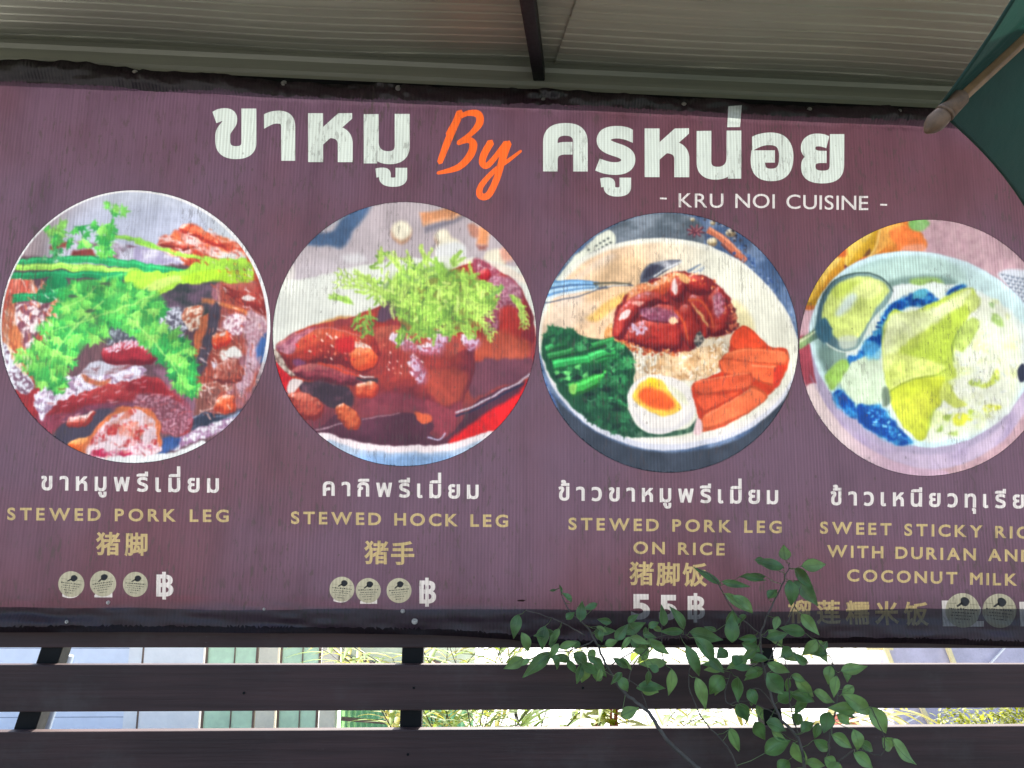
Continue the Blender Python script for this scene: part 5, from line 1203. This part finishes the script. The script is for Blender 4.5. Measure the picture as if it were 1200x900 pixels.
def bush(x0, x1, y, Y, seed, lab_):
    rr = random.Random(seed); a,b = bp(x0,y,Y),bp(x1,y,Y); o = empty('clipped_bush',((a.x+b.x)/2,Y,GZ)); tag(o,lab_,'bush'); fo = MB(); st = MB()
    cx = (a.x+b.x)/2; rx = (b.x-a.x)/2
    for k in range(7): st.tube([(cx+rr.uniform(-.1,.1),Y,GZ+.004),(cx+rr.uniform(-rx,rx)*.7,Y+rr.uniform(-.1,.1),a.z*.8)],.008,.003,n=6)
    for k in range(6000):
        t = rr.uniform(-1,1); ph = rr.uniform(0,6.28); r = rr.random()**.4
        h = a.z*(1.0+.12*math.sin(t*7+seed)-.15*t*t)
        q = Vector((cx+rx*t,Y+.22*r*math.cos(ph),GZ+(h-GZ)*(rr.random()**.45)+.03*math.sin(t*31)))
        blade(fo,q,Vector((rr.uniform(-1,1),rr.uniform(-1,1),rr.uniform(-.2,1))),Vector((0,0,1)),rr.uniform(.035,.065),rr.uniform(.008,.014),.6,3)
    st.build('stem',M_STEM,o,True); fo.build('foliage',M_BUSH,o,True)
bush(1112,1330,826,2.5,9,'clipped yellow green bush in front of the lavender wall')

# ---------------------------------------------------------------- shrub in front of the fence
M_LEAF = leafy('shaded_shrub_leaf',(.085,.19,.072),(.26,.50,.11),.30,.55,22,.32)  # shaded copy of the leaf green
M_LEAFL = leafy('lit_shrub_leaf',(.19,.35,.12),(.40,.66,.17),.32,.45,22,.38)  # lit copy of the leaf green, for leaves catching light and random others
M_TWIG = plain('grey_brown_twig',(.10,.085,.07),.6,var=.35,scale=40,bump=.0008,bs=120)
def c7(x, y): return (580+x/3.333, 630+y/3.333)
def c8(x, y): return (840+x/3.333, 630+y/3.333)
L7 = [(215,208,245,200,10,0),(262,215,250,185,10,0),(300,250,262,215,22,0),(335,325,342,248,42,0),(400,258,345,278,26,0),(92,300,72,395,44,0),(104,370,132,448,40,1),(196,345,182,440,52,0),(240,362,215,432,30,0),(112,472,34,513,44,1),
 (135,475,96,502,20,1),(222,448,104,545,52,0),(250,432,322,408,30,1),(308,450,362,505,52,0),(368,440,392,474,36,1),(345,500,340,568,48,1),(385,470,442,545,50,0),(410,520,398,562,40,0),(500,372,590,332,44,0),(660,345,652,263,34,0),
 (738,356,688,268,42,0),(736,366,648,366,30,0),(760,368,898,398,54,0),(608,405,683,458,36,1),(672,488,562,492,38,1),(600,440,538,440,40,1),(690,512,682,620,42,1),(745,420,802,545,46,0),(778,390,862,502,54,0),(785,545,828,675,48,1),
 (890,510,818,516,30,1),(566,572,642,605,56,1),(552,588,668,584,40,0),(478,545,522,602,40,0),(492,698,562,664,44,1),(926,410,926,292,54,0),(898,218,1014,294,38,1),(885,172,1002,192,28,0),(882,182,778,112,30,0),(965,148,1062,166,28,0),
 (1018,84,1066,102,30,0),(890,540,838,612,60,0),(950,545,944,645,46,0),(1012,588,1000,658,40,0),(918,742,956,842,38,1),(958,648,992,714,42,0),(455,330,400,320,26,0),(470,400,520,340,40,0),(540,430,560,395,38,0),(575,480,600,420,36,1),
 (640,520,600,500,30,0),(430,420,480,400,34,1),(330,430,300,400,36,0),(280,320,310,290,30,0),(520,330,560,300,26,0),(600,350,640,330,26,0)]
L8 = [(268,88,262,28,44,1),(262,116,152,84,44,0),(330,112,430,104,48,1),(304,120,382,198,44,0),(284,165,292,268,50,0),(300,168,402,268,54,0),(190,152,92,150,26,0),(200,238,236,200,36,0),(60,226,147,293,40,1),(60,285,64,408,50,0),
 (240,308,224,362,30,1),(200,360,257,428,48,1),(330,298,403,383,44,1),(345,372,248,350,44,0),(98,412,187,447,40,0),(392,400,333,462,40,1),(394,400,442,493,46,1),(248,462,338,480,38,1),(196,490,288,528,40,1),(484,522,594,498,42,1),
 (446,500,434,573,38,1),(468,540,455,625,36,1),(534,580,488,612,34,1),(303,540,382,628,42,1),(196,530,264,614,66,0),(288,612,384,640,44,0),(378,602,468,640,46,1),(488,610,604,694,54,1),(542,672,438,664,44,1),(596,660,666,768,58,1),
 (645,782,690,822,50,1),(684,790,792,884,60,1),(534,748,552,834,44,1),(534,840,614,902,46,1),(448,770,532,822,44,1),(558,800,614,834,34,0),(188,842,288,790,58,0),(194,722,274,752,48,0),(50,748,92,834,36,1),(298,800,354,894,54,1),
 (348,872,424,892,34,1),(378,790,444,832,40,0),(148,720,192,794,48,0),(80,650,122,724,44,0),(130,590,152,654,40,0),(440,682,418,764,50,0),(330,690,300,734,40,0),(240,640,300,600,44,0),(160,520,110,540,36,0),(330,760,380,720,36,0),
 (250,760,210,700,40,0),(420,860,470,900,44,1),(280,870,240,930,44,0),(470,690,520,730,40,1),(40,440,0,470,44,0),(60,460,100,520,44,0),(180,470,130,490,30,0),(290,430,250,470,40,0),(250,900,300,960,46,0),(480,880,440,940,44,1)]
sh_ = empty('leafy_shrub',(bp(980,1100,-.25).x,-.25,0)); tag(sh_,'leafy green shrub spreading in front of the right half of the fence','shrub')
ST = []          # sampled stem points, for the leaf stalks
stm = MB(); rs = random.Random(12)
def stem(pts, r0, r1, Ys):
    P = [bp(x,y,Y) for (x,y),Y in zip(pts,np.interp(np.linspace(0,1,len(pts)),np.linspace(0,1,len(Ys)),Ys))]
    a = cr(np.array([tuple(p) for p in P]),False,6); a[1:-1] += np.array([[rs.uniform(-.002,.002) for _ in range(3)] for _ in a[1:-1]]); stm.tube(a,r0,r1,n=7); ST.extend([Vector(p) for p in a])
base = (985,1500)
stem([base,(960,1100),(880,960),(790,876),c7(600,682),c7(510,610),c7(440,508),c7(390,400),c7(350,340),c7(290,285),c7(252,196)],.0075,.0012,[-.25,-.25,-.2,-.14,-.12,-.12,-.1])
stem([c7(352,382),c7(242,322),c7(120,284)],.0022,.001,[-.11,-.09]); stem([c7(655,482),c7(652,380),c7(655,290)],.002,.001,[-.12,-.14]); stem([c7(440,508),c7(560,430),c7(650,385),c7(745,380)],.002,.001,[-.12,-.14])
stem([c7(510,610),c7(540,500),c7(600,430)],.002,.001,[-.12,-.16]); stem([c7(390,400),c7(300,440),c7(200,450),c7(120,480)],.002,.001,[-.11,-.15]); stem([c7(600,682),c7(560,580),c7(480,545)],.002,.001,[-.13,-.16])
stem([(960,1100),(948,960),c8(330,820),c8(240,690),c8(185,525),c8(172,380),c8(215,270),c8(262,170),c8(284,100)],.0055,.0012,[-.25,-.24,-.2,-.2,-.18])
stem([c8(172,380),c8(60,280),c8(0,172),c7(790,118)],.002,.001,[-.19,-.15]); stem([c8(180,520),c8(250,385),c8(304,268),c8(330,180)],.002,.001,[-.2,-.22]); stem([c8(240,690),c8(120,640),c8(35,640),c8(55,510)],.002,.001,[-.2,-.17])
stem([base,(1010,1100),(1000,970),c8(450,900),c8(440,790),c8(470,640),c8(455,500),c8(392,400)],.005,.001,[-.25,-.26,-.3,-.3,-.27]); stem([c8(450,900),c8(540,830),c8(640,850),c8(652,775),c8(600,660)],.0022,.001,[-.3,-.36])
stem([c8(330,820),c8(285,640),c8(280,540),c8(262,460)],.002,.001,[-.21,-.26]); stem([c8(240,690),c8(180,600),c8(130,590)],.0018,.001,[-.2,-.2]); stem([(880,960),c8(60,850),c8(-60,700),c8(-110,560),c8(-80,440)],.0028,.001,[-.18,-.14])
fol = [MB(),MB()]; ptl = MB()
def sleaf(b, t, w, k, Y):
    B = bp(*b,Y); T = bp(*t,Y+rs.uniform(-.012,.012)); ax = T-B; L = ax.length; d = ax.normalized(); view = (CAM-B).normalized()
    nrm = (view+Vector((rs.uniform(-.45,.45),rs.uniform(-.2,.2),rs.uniform(-.1,.6)))).normalized(); s = d.cross(nrm).normalized(); nrm = s.cross(d).normalized()
    W = w/3.333*(B-CAM).length/FOC*.5*.92; n = 9; V = []; cu = rs.uniform(-.16,.22); fo = rs.uniform(.12,.60); tw = rs.uniform(-.3,.3)
    for i in range(n+1):
        u = i/n; ww = W*(math.sin(math.pi*u**.78)**1.05 if 0<u<1 else 0)*(1-.25*u)*1.12+ .0004
        c = B+d*L*u+nrm*(cu*L*(4*u*(1-u)))-nrm*(.10*L*u*u); sx = (s*math.cos(tw*u)+nrm*math.sin(tw*u)); wv = .06*W*math.sin(u*9+w)
        V += [c-sx*ww+nrm*(ww*fo+wv),c-sx*ww*.5+nrm*ww*fo*.42,c,c+sx*ww*.5+nrm*ww*fo*.42,c+sx*ww+nrm*(ww*fo-wv)]
    F = []
    for i in range(n):
        for j in range(4): F.append((5*i+j,5*i+j+1,5*i+j+6,5*i+j+5))
    fol[k].add(V,F)
    for e in (0,4): ptl.tube([V[5*i+e] for i in range(n+1)],.00055,.0004,n=4)  # pale rim lightens each leaf edge, built into the stalk mesh
    q = min(ST,key=lambda p: (p-B).length)
    if .002 < (q-B).length < .16:
        m = q.lerp(B,.5)-Vector((0,0,.004)); ptl.tube([q,m,B,B+d*L*.05],.0010,.0007,n=5)
    mid = [B+d*L*u+nrm*(cu*L*(4*u*(1-u)))-nrm*(.10*L*u*u)+nrm*.0005 for u in (0,.2,.4,.6,.8,.95)]
    ptl.tube(mid,.0007,.0003,n=4)
for (a,b,c,d,w,k) in L7:
    yy = -.10-.10*rs.random() if a < 650 else -.13-.12*rs.random(); sleaf(c7(a,b),c7(c,d),w,k,yy)
for (a,b,c,d,w,k) in L8:
    yy = -.16-.12*rs.random()-(.12 if a > 400 else 0); sleaf(c8(a,b),c8(c,d),w,k,yy)
for (xa,xb,ya,yb,nn) in [(640,770,728,790,24),(872,1000,745,895,12),(800,900,720,800,12)]:
    for i in range(nn):
        px_ = rs.uniform(xa,xb); py_ = rs.uniform(ya,yb); an = rs.uniform(-.4,3.5); l = rs.uniform(14,30)
        sleaf((px_,py_),(px_+l*math.cos(an),py_+l*math.sin(an)),l*3.333*rs.uniform(.34,.46),int(rs.random()<.35),-.10-.16*rs.random())
for i in range(46):                  # lower growth under the picture's edge
    a = rs.uniform(120,720); b = rs.uniform(930,1900); an = rs.uniform(0,6.28); l = rs.uniform(60,110); sleaf(c8(a,b),c8(a+l*math.cos(an),b+l*math.sin(an)),rs.uniform(40,60),rs.randint(0,1),-.2-.15*rs.random())
stm.build('stem',M_TWIG,sh_,True); ptl.build('leaf_stalk_and_edge',leafy('pale_stalk_and_edge',(.20,.28,.12),(.32,.45,.16),.5,.3,20,.3),sh_,True)
f0 = fol[0].build('foliage',M_LEAF,sh_,True); f0['label'] = 'leaves painted in the darker, shaded green'
f1 = fol[1].build('foliage',M_LEAFL,sh_,True); f1['label'] = 'leaves painted in the lighter, lit green'
